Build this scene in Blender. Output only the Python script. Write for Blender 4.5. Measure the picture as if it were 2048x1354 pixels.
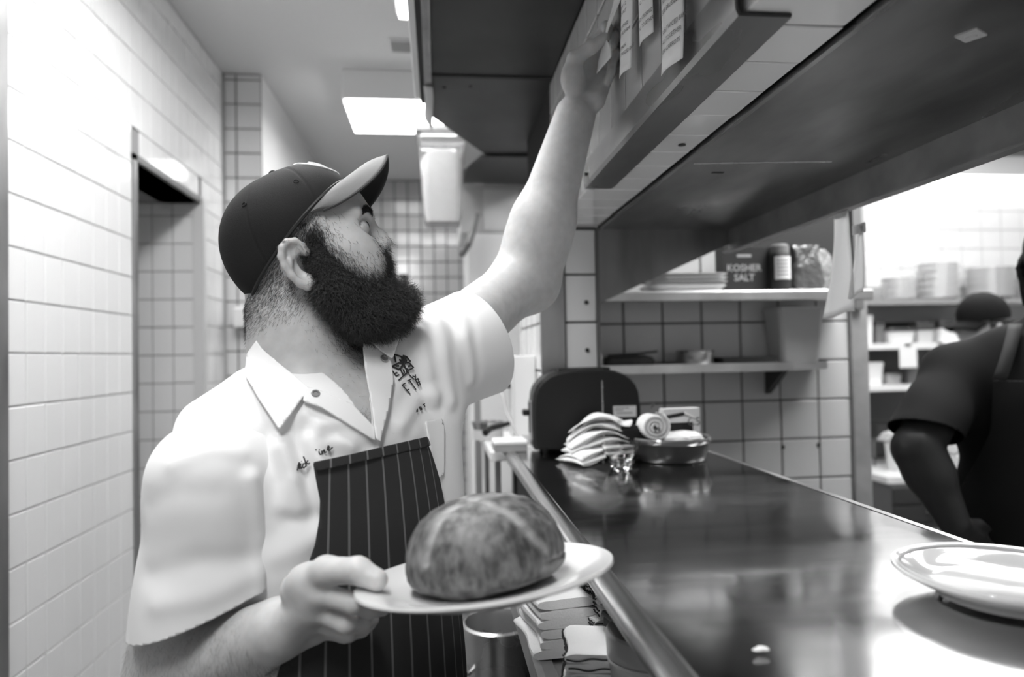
import bpy, bmesh, math, random
import numpy as np
from mathutils import Vector, Matrix
from mathutils.bvhtree import BVHTree
random.seed(7); rng = np.random.default_rng(7)
for o in list(bpy.data.objects): bpy.data.objects.remove(o)
S = bpy.context.scene; C = S.collection
# ---------------------------------------------------------------- camera
FPX, IW, IH = 1400.0, 2048, 1354
_y = np.array([(874-1024)/FPX, -(712-677)/FPX, -1.0]); _y /= np.linalg.norm(_y)
_z = np.array([-0.016, 1.0, 0.0]); _z -= _y*_z.dot(_y); _z /= np.linalg.norm(_z)
_x = np.cross(_y, _z)
RM = np.stack([_x, _y, _z]); CAM = np.array([0, 0, 1.5])
cd = bpy.data.cameras.new('camera'); cam = bpy.data.objects.new('camera', cd); C.objects.link(cam)
mw = Matrix(RM.tolist()).to_4x4(); mw.translation = CAM.tolist(); cam.matrix_world = mw
cd.sensor_width = 36; cd.lens = 36*FPX/IW; cd.clip_start = 0.02
cd.dof.use_dof = True; cd.dof.focus_distance = 0.93; cd.dof.aperture_fstop = 2.8
S.camera = cam
def ray(px, py): return RM @ np.array([(px-IW/2)/FPX, -(py-IH/2)/FPX, -1.0])
def at(px, py, X=None, Y=None, Z=None):
    d = ray(px, py)
    t = (X-CAM[0])/d[0] if X is not None else (Y-CAM[1])/d[1] if Y is not None else (Z-CAM[2])/d[2]
    return Vector((CAM+d*t).tolist())
# ---------------------------------------------------------------- world, lights, exposure
S.view_settings.view_transform = 'Standard'; S.view_settings.look = 'None'
S.view_settings.gamma = 1; S.view_settings.use_curve_mapping = False
S.view_settings.exposure = 0.55
w = bpy.data.worlds.new('world'); S.world = w; w.use_nodes = True
w.node_tree.nodes['Background'].inputs[0].default_value = (1, 1, 1, 1)
w.node_tree.nodes['Background'].inputs[1].default_value = 0.28
def area(name, loc, size, energy, rot=(0, 0, 0)):
    l = bpy.data.lights.new(name, 'AREA'); l.shape = 'RECTANGLE'; l.size, l.size_y = size; l.energy = energy
    o = bpy.data.objects.new(name, l); C.objects.link(o); o.location = loc; o.rotation_euler = rot
    return o
# ceiling tubes of the corridor and the kitchen, plus two added fill lamps
area('lamp_corridor_left', (-0.41, 1.25, 2.70), (0.22, 1.1), 10.5)
area('lamp_corridor_near', (-0.30, -0.35, 2.74), (0.3, 1.0), 18)
area('lamp_corridor_far', (-0.10, 4.9, 2.78), (0.5, 0.5), 3)
area('lamp_kitchen_near', (1.8, 1.35, 2.74), (0.9, 0.4), 17)
area('lamp_kitchen_far', (2.7, 2.45, 2.74), (1.2, 0.5), 14)
area('fill_kitchen_pass', (1.45, 1.75, 2.62), (0.5, 0.4), 15)  # added fill with no fixture, brightens the pass tiles and trays
area('fill_corridor_mid', (-0.41, 2.15, 2.70), (0.22, 0.36), 2.5)  # added fill, out of view, brightens the white cabinet front
# ---------------------------------------------------------------- materials
MATS = {}
def mat(name, v, rough=0.5, metal=0.0, **k):
    if name in MATS: return MATS[name]
    m = bpy.data.materials.new(name); m.use_nodes = True; MATS[name] = m
    nt = m.node_tree; b = nt.nodes['Principled BSDF']
    c = (v, v, v, 1) if not isinstance(v, tuple) else (*v, 1)
    b.inputs['Base Color'].default_value = c
    b.inputs['Roughness'].default_value = rough; b.inputs['Metallic'].default_value = metal
    if 'trans' in k: b.inputs['Transmission Weight'].default_value = k['trans']; b.inputs['IOR'].default_value = k.get('ior', 1.45)
    if 'alpha' in k: b.inputs['Alpha'].default_value = k['alpha']
    if 'coat' in k: b.inputs['Coat Weight'].default_value = k['coat']; b.inputs['Coat Roughness'].default_value = 0.05
    if 'sss' in k:
        b.inputs['Subsurface Weight'].default_value = k['sss']; b.inputs['Subsurface Radius'].default_value = (0.012, 0.008, 0.006); b.inputs['Subsurface Scale'].default_value = 0.6
    if 'spec' in k: b.inputs['Specular IOR Level'].default_value = k['spec']
    if 'sheen' in k: b.inputs['Sheen Weight'].default_value = k['sheen']
    if 'emit' in k:
        b.inputs['Emission Color'].default_value = (1, 1, 1, 1); b.inputs['Emission Strength'].default_value = k['emit']
    tc = None
    def coords(scale):
        nonlocal tc
        if tc is None: tc = nt.nodes.new('ShaderNodeTexCoord')
        mp = nt.nodes.new('ShaderNodeMapping'); mp.inputs['Scale'].default_value = scale
        nt.links.new(tc.outputs['Object'], mp.inputs[0]); return mp.outputs[0]
    def noise(scale, det=3, vec=(1, 1, 1)):
        n = nt.nodes.new('ShaderNodeTexNoise'); n.inputs['Scale'].default_value = scale; n.inputs['Detail'].default_value = det
        nt.links.new(coords(vec), n.inputs['Vector']); return n.outputs[0]
    if 'mottle' in k:      # (scale, low, high, stretch)
        sc, lo, hi = k['mottle'][:3]; vec = k['mottle'][3] if len(k['mottle']) > 3 else (1, 1, 1)
        r = nt.nodes.new('ShaderNodeMapRange'); r.inputs['From Min'].default_value = 0.32; r.inputs['From Max'].default_value = 0.68
        r.inputs['To Min'].default_value = lo; r.inputs['To Max'].default_value = hi
        nt.links.new(noise(sc, 5, vec), r.inputs[0])
        mx = nt.nodes.new('ShaderNodeMix'); mx.data_type = 'RGBA'; mx.blend_type = 'MULTIPLY'; mx.inputs['Factor'].default_value = 1
        mx.inputs['A'].default_value = c; nt.links.new(r.outputs[0], mx.inputs['B']); nt.links.new(mx.outputs['Result'], b.inputs['Base Color'])
    if 'rvar' in k:        # (scale, low, high, stretch)
        sc, lo, hi = k['rvar'][:3]; vec = k['rvar'][3] if len(k['rvar']) > 3 else (1, 1, 1)
        r = nt.nodes.new('ShaderNodeMapRange'); r.inputs['From Min'].default_value = 0.3; r.inputs['From Max'].default_value = 0.7
        r.inputs['To Min'].default_value = lo; r.inputs['To Max'].default_value = hi
        nt.links.new(noise(sc, 4, vec), r.inputs[0]); nt.links.new(r.outputs[0], b.inputs['Roughness'])
    if 'bump' in k:        # (scale, strength, distance, stretch)
        sc, st, di = k['bump'][:3]; vec = k['bump'][3] if len(k['bump']) > 3 else (1, 1, 1)
        bp = nt.nodes.new('ShaderNodeBump'); bp.inputs['Strength'].default_value = st; bp.inputs['Distance'].default_value = di
        nt.links.new(noise(sc, 3, vec), bp.inputs['Height']); nt.links.new(bp.outputs[0], b.inputs['Normal'])
    return m
tile_m = mat('glazed_white_tile', 0.80, 0.10, bump=(9, 0.08, 0.004), coat=0.3)
grout_m = mat('dark_grout', 0.10, 0.9)
grout_l = mat('grey_grout', 0.30, 0.9)
paint_m = mat('white_paint', 0.80, 0.55)
ceil_m = mat('ceiling_paint', 0.80, 0.7)
floor_m = mat('quarry_tile_floor', 0.2, 0.35, mottle=(12, 0.6, 1.3))
steel_m = mat('brushed_steel', 0.46, 0.24, 1.0, rvar=(30, 0.16, 0.34, (1, 0.06, 1)), bump=(160, 0.05, 0.001, (1, 0.02, 1)))
steel_dull = mat('dull_steel', 0.40, 0.42, 1.0, rvar=(6, 0.32, 0.55), mottle=(9, 0.75, 1.15, (1, 1, 0.35)))
steel_dark = mat('dark_greasy_steel', 0.30, 0.36, 0.9, rvar=(7, 0.25, 0.5, (1, .4, 1)), mottle=(8, 0.65, 1.25, (1, .35, 1)))
counter_m = mat('worn_counter_steel', 0.50, 0.4, 1.0, coat=0.2, rvar=(14, 0.08, 0.17, (0.25, 1, 1)), bump=(6.0, 0.10, 0.006, (1, 1, 1)), mottle=(22, 0.85, 1.1, (0.12, 1, 1)))
black_m = mat('matt_black', 0.018, 0.6)
blackgl = mat('black_plastic', 0.010, 0.42, spec=.3)
white_pl = mat('white_plastic', 0.80, 0.35)
china_m = mat('white_china', 0.82, 0.08, coat=0.6)
paper_m = mat('white_paper', 0.82, 0.8)
ink_m = mat('grey_ink', 0.13, 0.8)
def thin_sheet(m, v, k=.5):      # paper lets light through
    nt = m.node_tree; b = nt.nodes['Principled BSDF']; out = nt.nodes['Material Output']
    t = nt.nodes.new('ShaderNodeBsdfTranslucent'); t.inputs[0].default_value = (v, v, v, 1); mx = nt.nodes.new('ShaderNodeMixShader'); mx.inputs[0].default_value = k
    nt.links.new(b.outputs[0], mx.inputs[1]); nt.links.new(t.outputs[0], mx.inputs[2]); nt.links.new(mx.outputs[0], out.inputs[0]); return m
# ---------------------------------------------------------------- mesh helpers
def obj(name, verts, faces, m=None, parent=None, smooth=False, kind=None):
    me = bpy.data.meshes.new(name)
    me.from_pydata([tuple(v) for v in verts], [], [tuple(int(i) for i in f) for f in faces]); me.update()
    if smooth: me.polygons.foreach_set('use_smooth', [True]*len(me.polygons))
    return link(name, me, m, parent, kind)
def link(name, me, m=None, parent=None, kind=None):
    o = bpy.data.objects.new(name, me); C.objects.link(o)
    if m is not None:
        for mm in (m if isinstance(m, (list, tuple)) else [m]): me.materials.append(mm)
    if parent is not None: o.parent = parent
    if kind: o['kind'] = kind
    return o
def tag(o, label, cat, group=None):
    o['label'] = label; o['category'] = cat
    if group: o['group'] = group
    return o
def thing(name, label, cat, loc=(0, 0, 0), rz=0.0, group=None):
    o = bpy.data.objects.new(name, None); C.objects.link(o); o.empty_display_size = 0.05
    o.location = loc; o.rotation_euler = (0, 0, rz); return tag(o, label, cat, group)
def struct(name, m=None):
    o = bpy.data.objects.new(name, None); C.objects.link(o); o['kind'] = 'structure'; return o
class MB:
    """gathers simple shapes into one mesh"""
    def __init__(s): s.v = []; s.f = []
    def add(s, vs, fs):
        n = len(s.v); s.v += [tuple(v) for v in vs]; s.f += [tuple(i+n for i in f) for f in fs]; return s
    def box(s, x0, x1, y0, y1, z0, z1, b=0.0):
        if b <= 0:
            vs = [(x, y, z) for x in (x0, x1) for y in (y0, y1) for z in (z0, z1)]
            return s.add(vs, [(0, 1, 3, 2), (4, 6, 7, 5), (0, 4, 5, 1), (2, 3, 7, 6), (0, 2, 6, 4), (1, 5, 7, 3)])
        bm = bmesh.new(); bmesh.ops.create_cube(bm, size=1.0)
        for v in bm.verts: v.co = ((x0+x1)/2+v.co.x*(x1-x0), (y0+y1)/2+v.co.y*(y1-y0), (z0+z1)/2+v.co.z*(z1-z0))
        bmesh.ops.bevel(bm, geom=list(bm.edges), offset=b, segments=2, affect='EDGES', profile=0.6)
        return s.bm(bm)
    def bm(s, bm):
        bm.verts.index_update(); vs = [v.co[:] for v in bm.verts]; fs = [[v.index for v in f.verts] for f in bm.faces]; bm.free(); return s.add(vs, fs)
    def lathe(s, prof, c=(0, 0, 0), n=32, ax=1.0, ay=1.0, arc=None):
        k = len(prof); vs = []; fs = []
        for i in range(n):
            a = 2*math.pi*i/n
            for r, z in prof: vs.append((c[0]+ax*r*math.cos(a), c[1]+ay*r*math.sin(a), c[2]+z))
        for i in range(n):
            j = (i+1) % n
            for q in range(k-1): fs.append((i*k+q, j*k+q, j*k+q+1, i*k+q+1))
        return s.add(vs, fs)
    def tube(s, pts, r, n=8, cap=True):
        pts = [Vector(p) for p in pts]; rs = r if isinstance(r, (list, tuple)) else [r]*len(pts); vs = []; fs = []
        up = Vector((0.13, 0.2, 0.97))
        for i, p in enumerate(pts):
            t = (pts[min(i+1, len(pts)-1)]-pts[max(i-1, 0)]).normalized()
            u = t.cross(up)
            if u.length < 1e-3: u = t.cross(Vector((1, 0, 0)))
            u.normalize(); v = t.cross(u)
            for k in range(n):
                a = 2*math.pi*k/n; vs.append(p+rs[i]*(u*math.cos(a)+v*math.sin(a)))
        for i in range(len(pts)-1):
            for k in range(n): fs.append((i*n+k, i*n+(k+1) % n, (i+1)*n+(k+1) % n, (i+1)*n+k))
        if cap: fs.append(tuple(range(n))[::-1]); fs.append(tuple((len(pts)-1)*n+k for k in range(n)))
        return s.add(vs, fs)
    def prism(s, poly, d0, d1, axis='z'):
        """extrude a 2-D polygon; axis z: (x,y), y: (x,z), x: (y,z)"""
        def P(a, b, d): return (a, b, d) if axis == 'z' else (a, d, b) if axis == 'y' else (d, a, b)
        n = len(poly); vs = [P(a, b, d0) for a, b in poly]+[P(a, b, d1) for a, b in poly]
        fs = [tuple(range(n))[::-1], tuple(range(n, 2*n))]+[(i, (i+1) % n, n+(i+1) % n, n+i) for i in range(n)]
        return s.add(vs, fs)
    def sheet(s, grid, t=0.0):
        """grid[i][j] of points -> surface"""
        a = len(grid); b = len(grid[0])
        return s.add([p for r_ in grid for p in r_], [(i*b+j, i*b+j+1, (i+1)*b+j+1, (i+1)*b+j) for i in range(a-1) for j in range(b-1)])
    def build(s, name, m=None, parent=None, smooth=False, kind=None, fix=True):
        o = obj(name, s.v, s.f, m, parent, False, kind)
        bm = bmesh.new(); bm.from_mesh(o.data)
        if fix: bmesh.ops.recalc_face_normals(bm, faces=bm.faces)
        if smooth:
            for f in bm.faces: f.smooth = True
            for e in bm.edges:
                if len(e.link_faces) == 2 and e.calc_face_angle(0) > 0.7: e.smooth = False
        bm.to_mesh(o.data); bm.free(); return o
def box(name, x0, x1, y0, y1, z0, z1, m, parent=None, b=0.0, kind=None):
    return MB().box(x0, x1, y0, y1, z0, z1, b).build(name, m, parent, kind=kind)
def solidify(o, t, off=-1.0):
    md = o.modifiers.new('thick', 'SOLIDIFY'); md.thickness = t; md.offset = off; return o
def copy_thing(o, label=None, group=None, loc=None, rz=None):
    c = o.copy(); C.objects.link(c)
    if label: c['label'] = label
    if group: c['group'] = group
    if loc is not None: c.location = loc
    if rz is not None: c.rotation_euler[2] = rz
    for ch in list(o.children):
        d = ch.copy(); C.objects.link(d); d.parent = c
        for g in list(ch.children):
            e = g.copy(); C.objects.link(e); e.parent = d
    return c
# tiles: a bevelled glazed tile, mesh shared by size
_tm = {}
def tile_mesh(w, h, t, m):
    key = (round(w, 4), round(h, 4), round(t, 4), m.name)
    if key in _tm: return _tm[key]
    c = min(0.0018, w*.1); vs = []
    for (cx, z) in ((0, 0), (0, t-c*.6), (c, t)):
        vs += [(cx, cx, z), (w-cx, cx, z), (w-cx, h-cx, z), (cx, h-cx, z)]
    fs = [(8, 9, 10, 11)]
    for L in (0, 4):
        for i in range(4): fs.append((L+i, L+(i+1) % 4, L+4+(i+1) % 4, L+4+i))
    me = bpy.data.meshes.new('tile'); me.from_pydata(vs, [], fs); me.update(); me.materials.append(m); _tm[key] = me; return me
def tiles(parent, origin, u, v, n, us, vs_, keep=None, gap=0.0035, t=0.006, m=None, tilt=0.003, limit=295):
    """grid of single tiles between the joints us (along u) and vs_ (along v) on a plane at origin with normal n"""
    m = m or tile_m; u, v, n = Vector(u), Vector(v), Vector(n); o0 = Vector(origin); lst = []
    for i in range(len(us)-1):
        for j in range(len(vs_)-1):
            a, b, c, d = us[i], us[i+1], vs_[j], vs_[j+1]
            if keep:
                r = keep(a, b, c, d)
                if not r: continue
                if r is not True: a, b, c, d = r
            lst.append((a, b, c, d))
    if len(lst) > limit:
        def near(q): return (o0+u*(q[0]+q[1])/2+v*(q[2]+q[3])/2-Vector(CAM.tolist())).length
        lst.sort(key=near)
    rest = MB()
    for k, (a, b, c, d) in enumerate(lst):
        w_, h_ = b-a-gap, d-c-gap
        if w_ < 0.004 or h_ < 0.004: continue
        p = o0+u*(a+gap/2)+v*(c+gap/2)
        nn = (n+u*random.gauss(0, tilt)+v*random.gauss(0, tilt)).normalized(); uu = (u-nn*u.dot(nn)).normalized(); vv = nn.cross(uu)
        if vv.dot(v) < 0: vv = -vv
        M = Matrix((uu, vv, nn)).transposed().to_4x4(); M.translation = p
        me = tile_mesh(w_, h_, t, m)
        if k < limit:
            o = bpy.data.objects.new('tile', me); C.objects.link(o); o.parent = parent; o.matrix_world = M
        else: rest.add([M @ x.co for x in me.vertices], [list(f.vertices) for f in me.polygons])
    if rest.v: rest.build('tile_rest', m, parent, kind='stuff')
def rg(a, b, s): return [a+s*i for i in range(int(round((b-a)/s))+1)]
def lerp(a, b, t): return a+(b-a)*t
# ================================================================ the room
CEIL = 2.88; ZC = 1.26; FX0, FX1, FY0, FY1 = -2.2, 4.6, -2.4, 6.4
o = box('floor', FX0, FX1, FY0, FY1, -0.06, 0, floor_m); o['kind'] = 'structure'
o = box('ceiling', FX0, FX1, FY0, FY1, CEIL, CEIL+0.06, ceil_m); o['kind'] = 'structure'
# --- left corridor wall with its doorway
DY0, DY1, DZ = 2.465, 3.112, 2.175
wl = struct('wall_left')
MB().box(-1.16, -1.006, -2.4, DY0, 0, CEIL).box(-1.16, -1.006, DY1+.02, 3.47, 0, CEIL).box(-1.16, -1.006, DY0, DY1, DZ, CEIL).build('grout_bed', grout_l, wl)
def keepL(a, b, c, d):
    if d > CEIL-0.006: d = CEIL-0.006
    if b > DY0-0.03 and a < DY1+0.03 and c < DZ+0.02:
        if d > DZ+0.03 and a > DY0-0.03 and b < DY1+0.03: return (a, b, DZ+0.02, d)
        if a < DY0-0.04: return (a, DY0-0.03, c, d)
        if b > DY1+0.04: return (DY1+0.03, b, c, d)
        return False
    return (a, min(b, 3.46), c, d)
tiles(wl, (-1.006, 0, 0), (0, 1, 0), (0, 0, 1), (1, 0, 0), rg(1.7465-0.0845*2, 3.46, 0.0845), [1.652+0.127*i for i in range(-12, 11)], keepL)
# doorway lining and the tiled passage behind it
dr = struct('door_1')
MB().box(-1.18, -0.992, DY0-0.028, DY0-0.002, 0, DZ+0.02).build('jamb', steel_dull, dr)
MB().box(-1.03, -0.985, DY1-0.004, DY1+0.03, 0, DZ+0.02).build('jamb', mat('painted_jamb', .6, .5), dr)
MB().box(-1.9, -0.992, DY0-0.028, DY1+0.03, DZ, DZ+0.022).build('head_lining', mat('dark_lining', 0.22, .6), dr)  # head lining darker than the jambs
wp = struct('wall_passage')
MB().box(-1.95, -1.02, DY1+0.006, DY1+0.06, 0, DZ).build('grout_bed', grout_m, wp)
MB().box(-1.95, -1.9, DY0-.05, DY1+0.06, 0, DZ).box(-1.95, -1.16, DY0-0.08, DY0-0.028, 0, DZ).build('plaster', paint_m, wp)
tiles(wp, (0, DY1+0.006, 0), (1, 0, 0), (0, 0, 1), (0, -1, 0), [-1.03-0.084*i for i in range(6, -1, -1)], [1.643+0.119*i for i in range(-13, 6)], lambda a, b, c, d: (a, b, c, min(d, DZ)), m=mat('plain_white_tile', 0.72, 0.2))
# corner guard where the wall starts (left edge of the frame)
o = MB().box(-1.0, -0.985, 1.69, 1.737, 0, CEIL-.01, 0.003).build('trim_1', steel_dull); o['kind'] = 'structure'
# --- pier that narrows the corridor
wpi = struct('wall_pier')
MB().box(-1.16, -0.826, 3.471, 6.3, 0, CEIL).build('plaster', paint_m, wpi)
MB().box(-1.0, -0.826, 3.468, 3.4715, 0, CEIL-.002).build('grout_bed', grout_m, wpi)
tiles(wpi, (0, 3.468, 0), (1, 0, 0), (0, 0, 1), (0, -1, 0), [-1.0, -0.943, -0.826], [2.849-0.119*i for i in range(23, -1, -1)]+[CEIL-.004], gap=0.007, m=MATS['plain_white_tile'])
# --- far end of the corridor
we = struct('wall_end')
MB().box(-0.826, 1.4, 5.506, 5.6, 0, CEIL).build('grout_bed', grout_m, we)
tiles(we, (0, 5.506, 0), (1, 0, 0), (0, 0, 1), (0, -1, 0), rg(-0.81, 0.39, 0.1), [2.725-0.122*i for i in range(22, -1, -1)]+[CEIL-.004], gap=0.009, m=mat('grey_tile', 0.5, 0.12))
# --- the pass: bulkhead above the counter, pier at its far end
BX0, BX1, SZ, PY = 0.308, 0.428, 1.834, 1.826
wb = struct('wall_bulkhead')
MB().box(BX0+.006, BX1, -1.2, 2.32, SZ+.006, CEIL-.002).build('grout_bed', mat('black_grout', .02, .95), wb)
tiles(wb, (BX0+.006, 0, 0), (0, 1, 0), (0, 0, 1), (-1, 0, 0), rg(0.0, 1.82, 0.091), [SZ, 1.876, 2.003, 2.13, 2.216], gap=0.0055, tilt=0.002, m=mat('dull_white_tile', 0.55, 0.2))
tiles(wb, (0, 0, SZ+.006), (0, 1, 0), (1, 0, 0), (0, 0, -1), [0.769+0.0895*i for i in range(-10, 12)]+[PY], [BX0, BX1], gap=0.0032, tilt=0.004)
wq = struct('wall_pass_pier')
MB().box(0.281, BX1, PY+.004, 2.32, 0, SZ+.004).build('grout_bed', grout_m, wq)
tiles(wq, (0, PY+.004, 0), (1, 0, 0), (0, 0, 1), (0, -1, 0), [0.338, 0.4255], [1.709-0.127*i for i in range(4, -1, -1)]+[SZ-.003], gap=0.006, m=MATS['plain_white_tile'])
tiles(wq, (0.281, 0, 0), (0, 1, 0), (0, 0, 1), (-1, 0, 0), [1.84, 1.96, 2.08, 2.20, 2.32], [1.709-0.127*i for i in range(5, -2, -1)], gap=0.005)
box('corner_guard', 0.272, 0.336, PY-.009, PY+.003, 1.0, SZ-.001, steel_dull, wq)
box('edge_bead', 0.4235, 0.432, PY-.006, PY+.02, 1.1, SZ, mat('dark_bead', .16, .4, .6), wq)
for z in (1.635, 1.508):
    MB().lathe([(0.0001, 0), (0.005, 0), (0.006, 0.002), (0.0001, .0021)], (0, 0, 0), 12).build('anchor_hole', black_m, wq).matrix_world = Matrix.Translation((0.396, PY-.0025, z)) @ Matrix.Rotation(math.radians(90), 4, 'X')
MB().lathe([(0.0001, 0), (0.0055, 0), (0.0065, 0.0015), (0.0001, .0016)], (0, 0, 0), 12).build('anchor_hole', black_m, wb).matrix_world = Matrix.Translation((0.398, 1.085, SZ-.0005)) @ Matrix.Rotation(math.radians(180), 4, 'X')
# --- back wall of the pass (behind the two steel shelves)
BY = 2.2
wk = struct('wall_pass_back')
MB().box(BX1, 1.372, BY+.006, BY+.09, 0, 2.2).build('grout_bed', grout_m, wk)
tiles(wk, (0, BY+.006, 0), (1, 0, 0), (0, 0, 1), (0, -1, 0), [0.4675, 0.598, 0.728, 0.859, 0.99, 1.122, 1.253, 1.366], [1.592+0.129*i for i in range(-5, 5)], gap=0.006, m=MATS['plain_white_tile'])
for x, z in ((0.985+.14, 1.18), (1.155+.092, 1.183)):
    MB().lathe([(0.0001, 0), (0.0055, 0), (0.0065, 0.0015), (0.0001, .0016)], (0, 0, 0), 12).build('anchor_hole', black_m, wk).matrix_world = Matrix.Translation((x, BY-.0005, z)) @ Matrix.Rotation(math.radians(90), 4, 'X')
o = MB().box(1.366, 1.425, BY-.015, BY+.10, 0, 2.2, 0.004).build('trim_2', mat('grey_post', .46, .45, .4, mottle=(14, .85, 1.1))); o['kind'] = 'structure'
# --- kitchen behind
wr = struct('wall_kitchen')
MB().box(1.2, 4.6, 4.206, 4.3, 0, CEIL).build('grout_bed', mat('pale_grout', .45, .8), wr)
tiles(wr, (0, 4.206, 0), (1, 0, 0), (0, 0, 1), (0, -1, 0), [2.98+0.1415*i for i in range(-5, 9)], [2.257+0.124*i for i in range(-3, 4)], gap=0.006, m=tile_m)
o = box('wall_right', 4.6, 4.7, -2.4, 6.4, 0, CEIL, paint_m); o['kind'] = 'structure'
# ================================================================ text helpers
def text_mesh(body, size, shear=0.0, bold=0.0, align='LEFT', sp=1.0):
    cu = bpy.data.curves.new('t', 'FONT'); cu.body = body; cu.size = size; cu.shear = shear; cu.offset = bold; cu.align_x = align
    cu.resolution_u = 2; cu.space_line = sp
    o = bpy.data.objects.new('t', cu); C.objects.link(o); dg = bpy.context.evaluated_depsgraph_get(); dg.update()
    me = bpy.data.meshes.new_from_object(o.evaluated_get(dg))
    vs = [tuple(v.co) for v in me.vertices]; fs = [tuple(p.vertices) for p in me.polygons]
    bpy.data.objects.remove(o); bpy.data.curves.remove(cu); bpy.data.meshes.remove(me); return vs, fs
def text_on(fn, body, size, u0, v0, name, m, parent, **k):
    vs, fs = text_mesh(body, size, **k); mb = MB(); mb.add([fn(u0+x, v0+y) for x, y, z in vs], fs)
    return mb.build(name, m, parent, fix=False)
# ================================================================ the pass counter
t = thing('pass_counter', 'stainless steel pass counter with rounded front rail, reflecting the dishes', 'counter', (0.4, 0.7, 0))
inv = Matrix.Translation((-0.4, -0.7, 0))
def child(o, p):      # child of an empty that is only moved: keep world place
    o.parent = p; o.matrix_parent_inverse = Matrix.Translation(-Vector(p.location)); return o
CY0, CY1 = -0.55, PY-.004
# top sheet with slight buckling
NX, NY = 40, 110; grid = []
for i in range(NX+1):
    x = 0.188+(0.651-0.188)*i/NX; row = []
    for j in range(NY+1):
        y = CY0+(CY1-CY0)*j/NY
        dz = 0.0011*math.sin(7.1*x+3.3*y+1)*math.sin(5.0*y-4*x)+0.0007*math.sin(17*x+2)*math.sin(11*y+1.0)
        e = min(1, (x-0.188)/.05)*min(1, (0.651-x)/.05); row.append((x, y, ZC-0.0015+dz*e))
    grid.append(row)
child(MB().sheet(grid).build('worktop', counter_m, None, smooth=True), t)
prof = [(0.189, ZC-.0015), (0.187, ZC+.0005)]+[(0.185-0.026*math.sin(a), ZC-.0075+0.0085*math.cos(a)) for a in np.linspace(0.05, 2.3, 18)]+[(0.176, ZC-.0155), (0.189, ZC-.0155)]
child(MB().prism(prof, CY0, CY1, 'y').build('front_rail', mat('rail_steel', 0.52, 0.22, 1.0, rvar=(20, 0.14, 0.32, (1, .05, 1))), None, smooth=True), t)
child(MB().prism([(0.645, ZC-.04), (0.651, ZC-.04), (0.651, ZC-.0005), (0.640, ZC-.0005), (0.640, ZC-.006), (0.645, ZC-.008)], CY0, CY1, 'y').build('rear_edge', steel_dull), t)
child(box('rear_apron', 0.60, 0.62, CY0, CY1, 0.1, ZC-.05, steel_dull), t)
child(box('end_panel', 0.185, 0.62, CY1-.09, CY1-.07, 0, ZC-.05, black_m), t)
child(box('rail_return', 0.176, 0.180, CY0, CY1, ZC-.036, ZC-.015, steel_dull), t)
child(box('front_apron', 0.192, 0.20, 1.15, CY1-.09, 0.2, ZC-.046, black_m), t)
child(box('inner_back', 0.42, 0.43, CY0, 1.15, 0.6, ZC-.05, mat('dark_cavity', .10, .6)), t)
# lower shelf with folded edge
child(MB().box(0.128, 0.42, CY0, 1.15, 1.112, 1.12).build('lower_shelf', steel_m), t)
child(MB().prism([(0.113, 1.085), (0.118, 1.085), (0.121, 1.112), (0.135, 1.113), (0.135, 1.122), (0.120, 1.123), (0.113, 1.117)], CY0, 1.15, 'y').build('shelf_edge', steel_dull), t)
for y in (-0.4, 1.1): child(box('leg', 0.44, 0.48, y, y+.04, 0, 1.2, steel_dull), t)
# ================================================================ steel hood over the cooks' side
HX0, HX1, HZ = 0.436, 0.806, 1.832
t = thing('steel_hood', 'dark greasy steel hood hanging over the cooks side of the pass', 'hood', (0.6, 0.7, HZ))
child(MB().box(HX0, HX1, -0.9, 1.84, HZ, HZ+.004).box(HX0, HX0+.004, -.9, 1.84, HZ, HZ+.25).box(HX0, HX1, -.9, 1.84, HZ+.25, HZ+.254).build('underside', steel_dark), t)
child(MB().box(HX1-.006, HX1, -.9, 1.84, HZ-.064, HZ+.25).box(HX1-.022, HX1-.006, -.9, 1.84, HZ-.064, HZ-.060).build('lip', mat('lip_steel', .36, .45, .7, mottle=(11, .8, 1.15)), ), t)
child(MB().prism([(HX0, 1.835), (0.828, 1.838), (0.827, 1.803), (0.433, 1.632)], 1.838, 1.842, 'y').build('gusset_plate', mat('gusset_steel', .27, .36, .9, mottle=(14, .75, 1.2, (1, 1, .2)))), t)
child(MB().tube([(HX0+.02, 1.188, HZ-.0005), (0.70, 1.164, HZ-.0005)], 0.0016, 6).build('seam', steel_m), t)
child(MB().box(0.514, 0.536, 1.243, 1.251, HZ-.001, HZ+.001).build('slot', black_m), t)
child(MB().box(HX0-.003, HX0+.004, -.9, 1.84, HZ-.003, HZ+.02).build('edge_flange', steel_m), t)
o = MB().box(-.013, .013, -.011, .011, -.003, 0, .001).lathe([(.0001, -.0045), (.005, -.0045), (.006, -.003), (.006, 0)], n=16).build('patch_plate', mat('pale_patch', .55, .5)); o.rotation_euler = (0, 0, .5); o.location = (-0.03, -0.02, 0); o.parent = t
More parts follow.
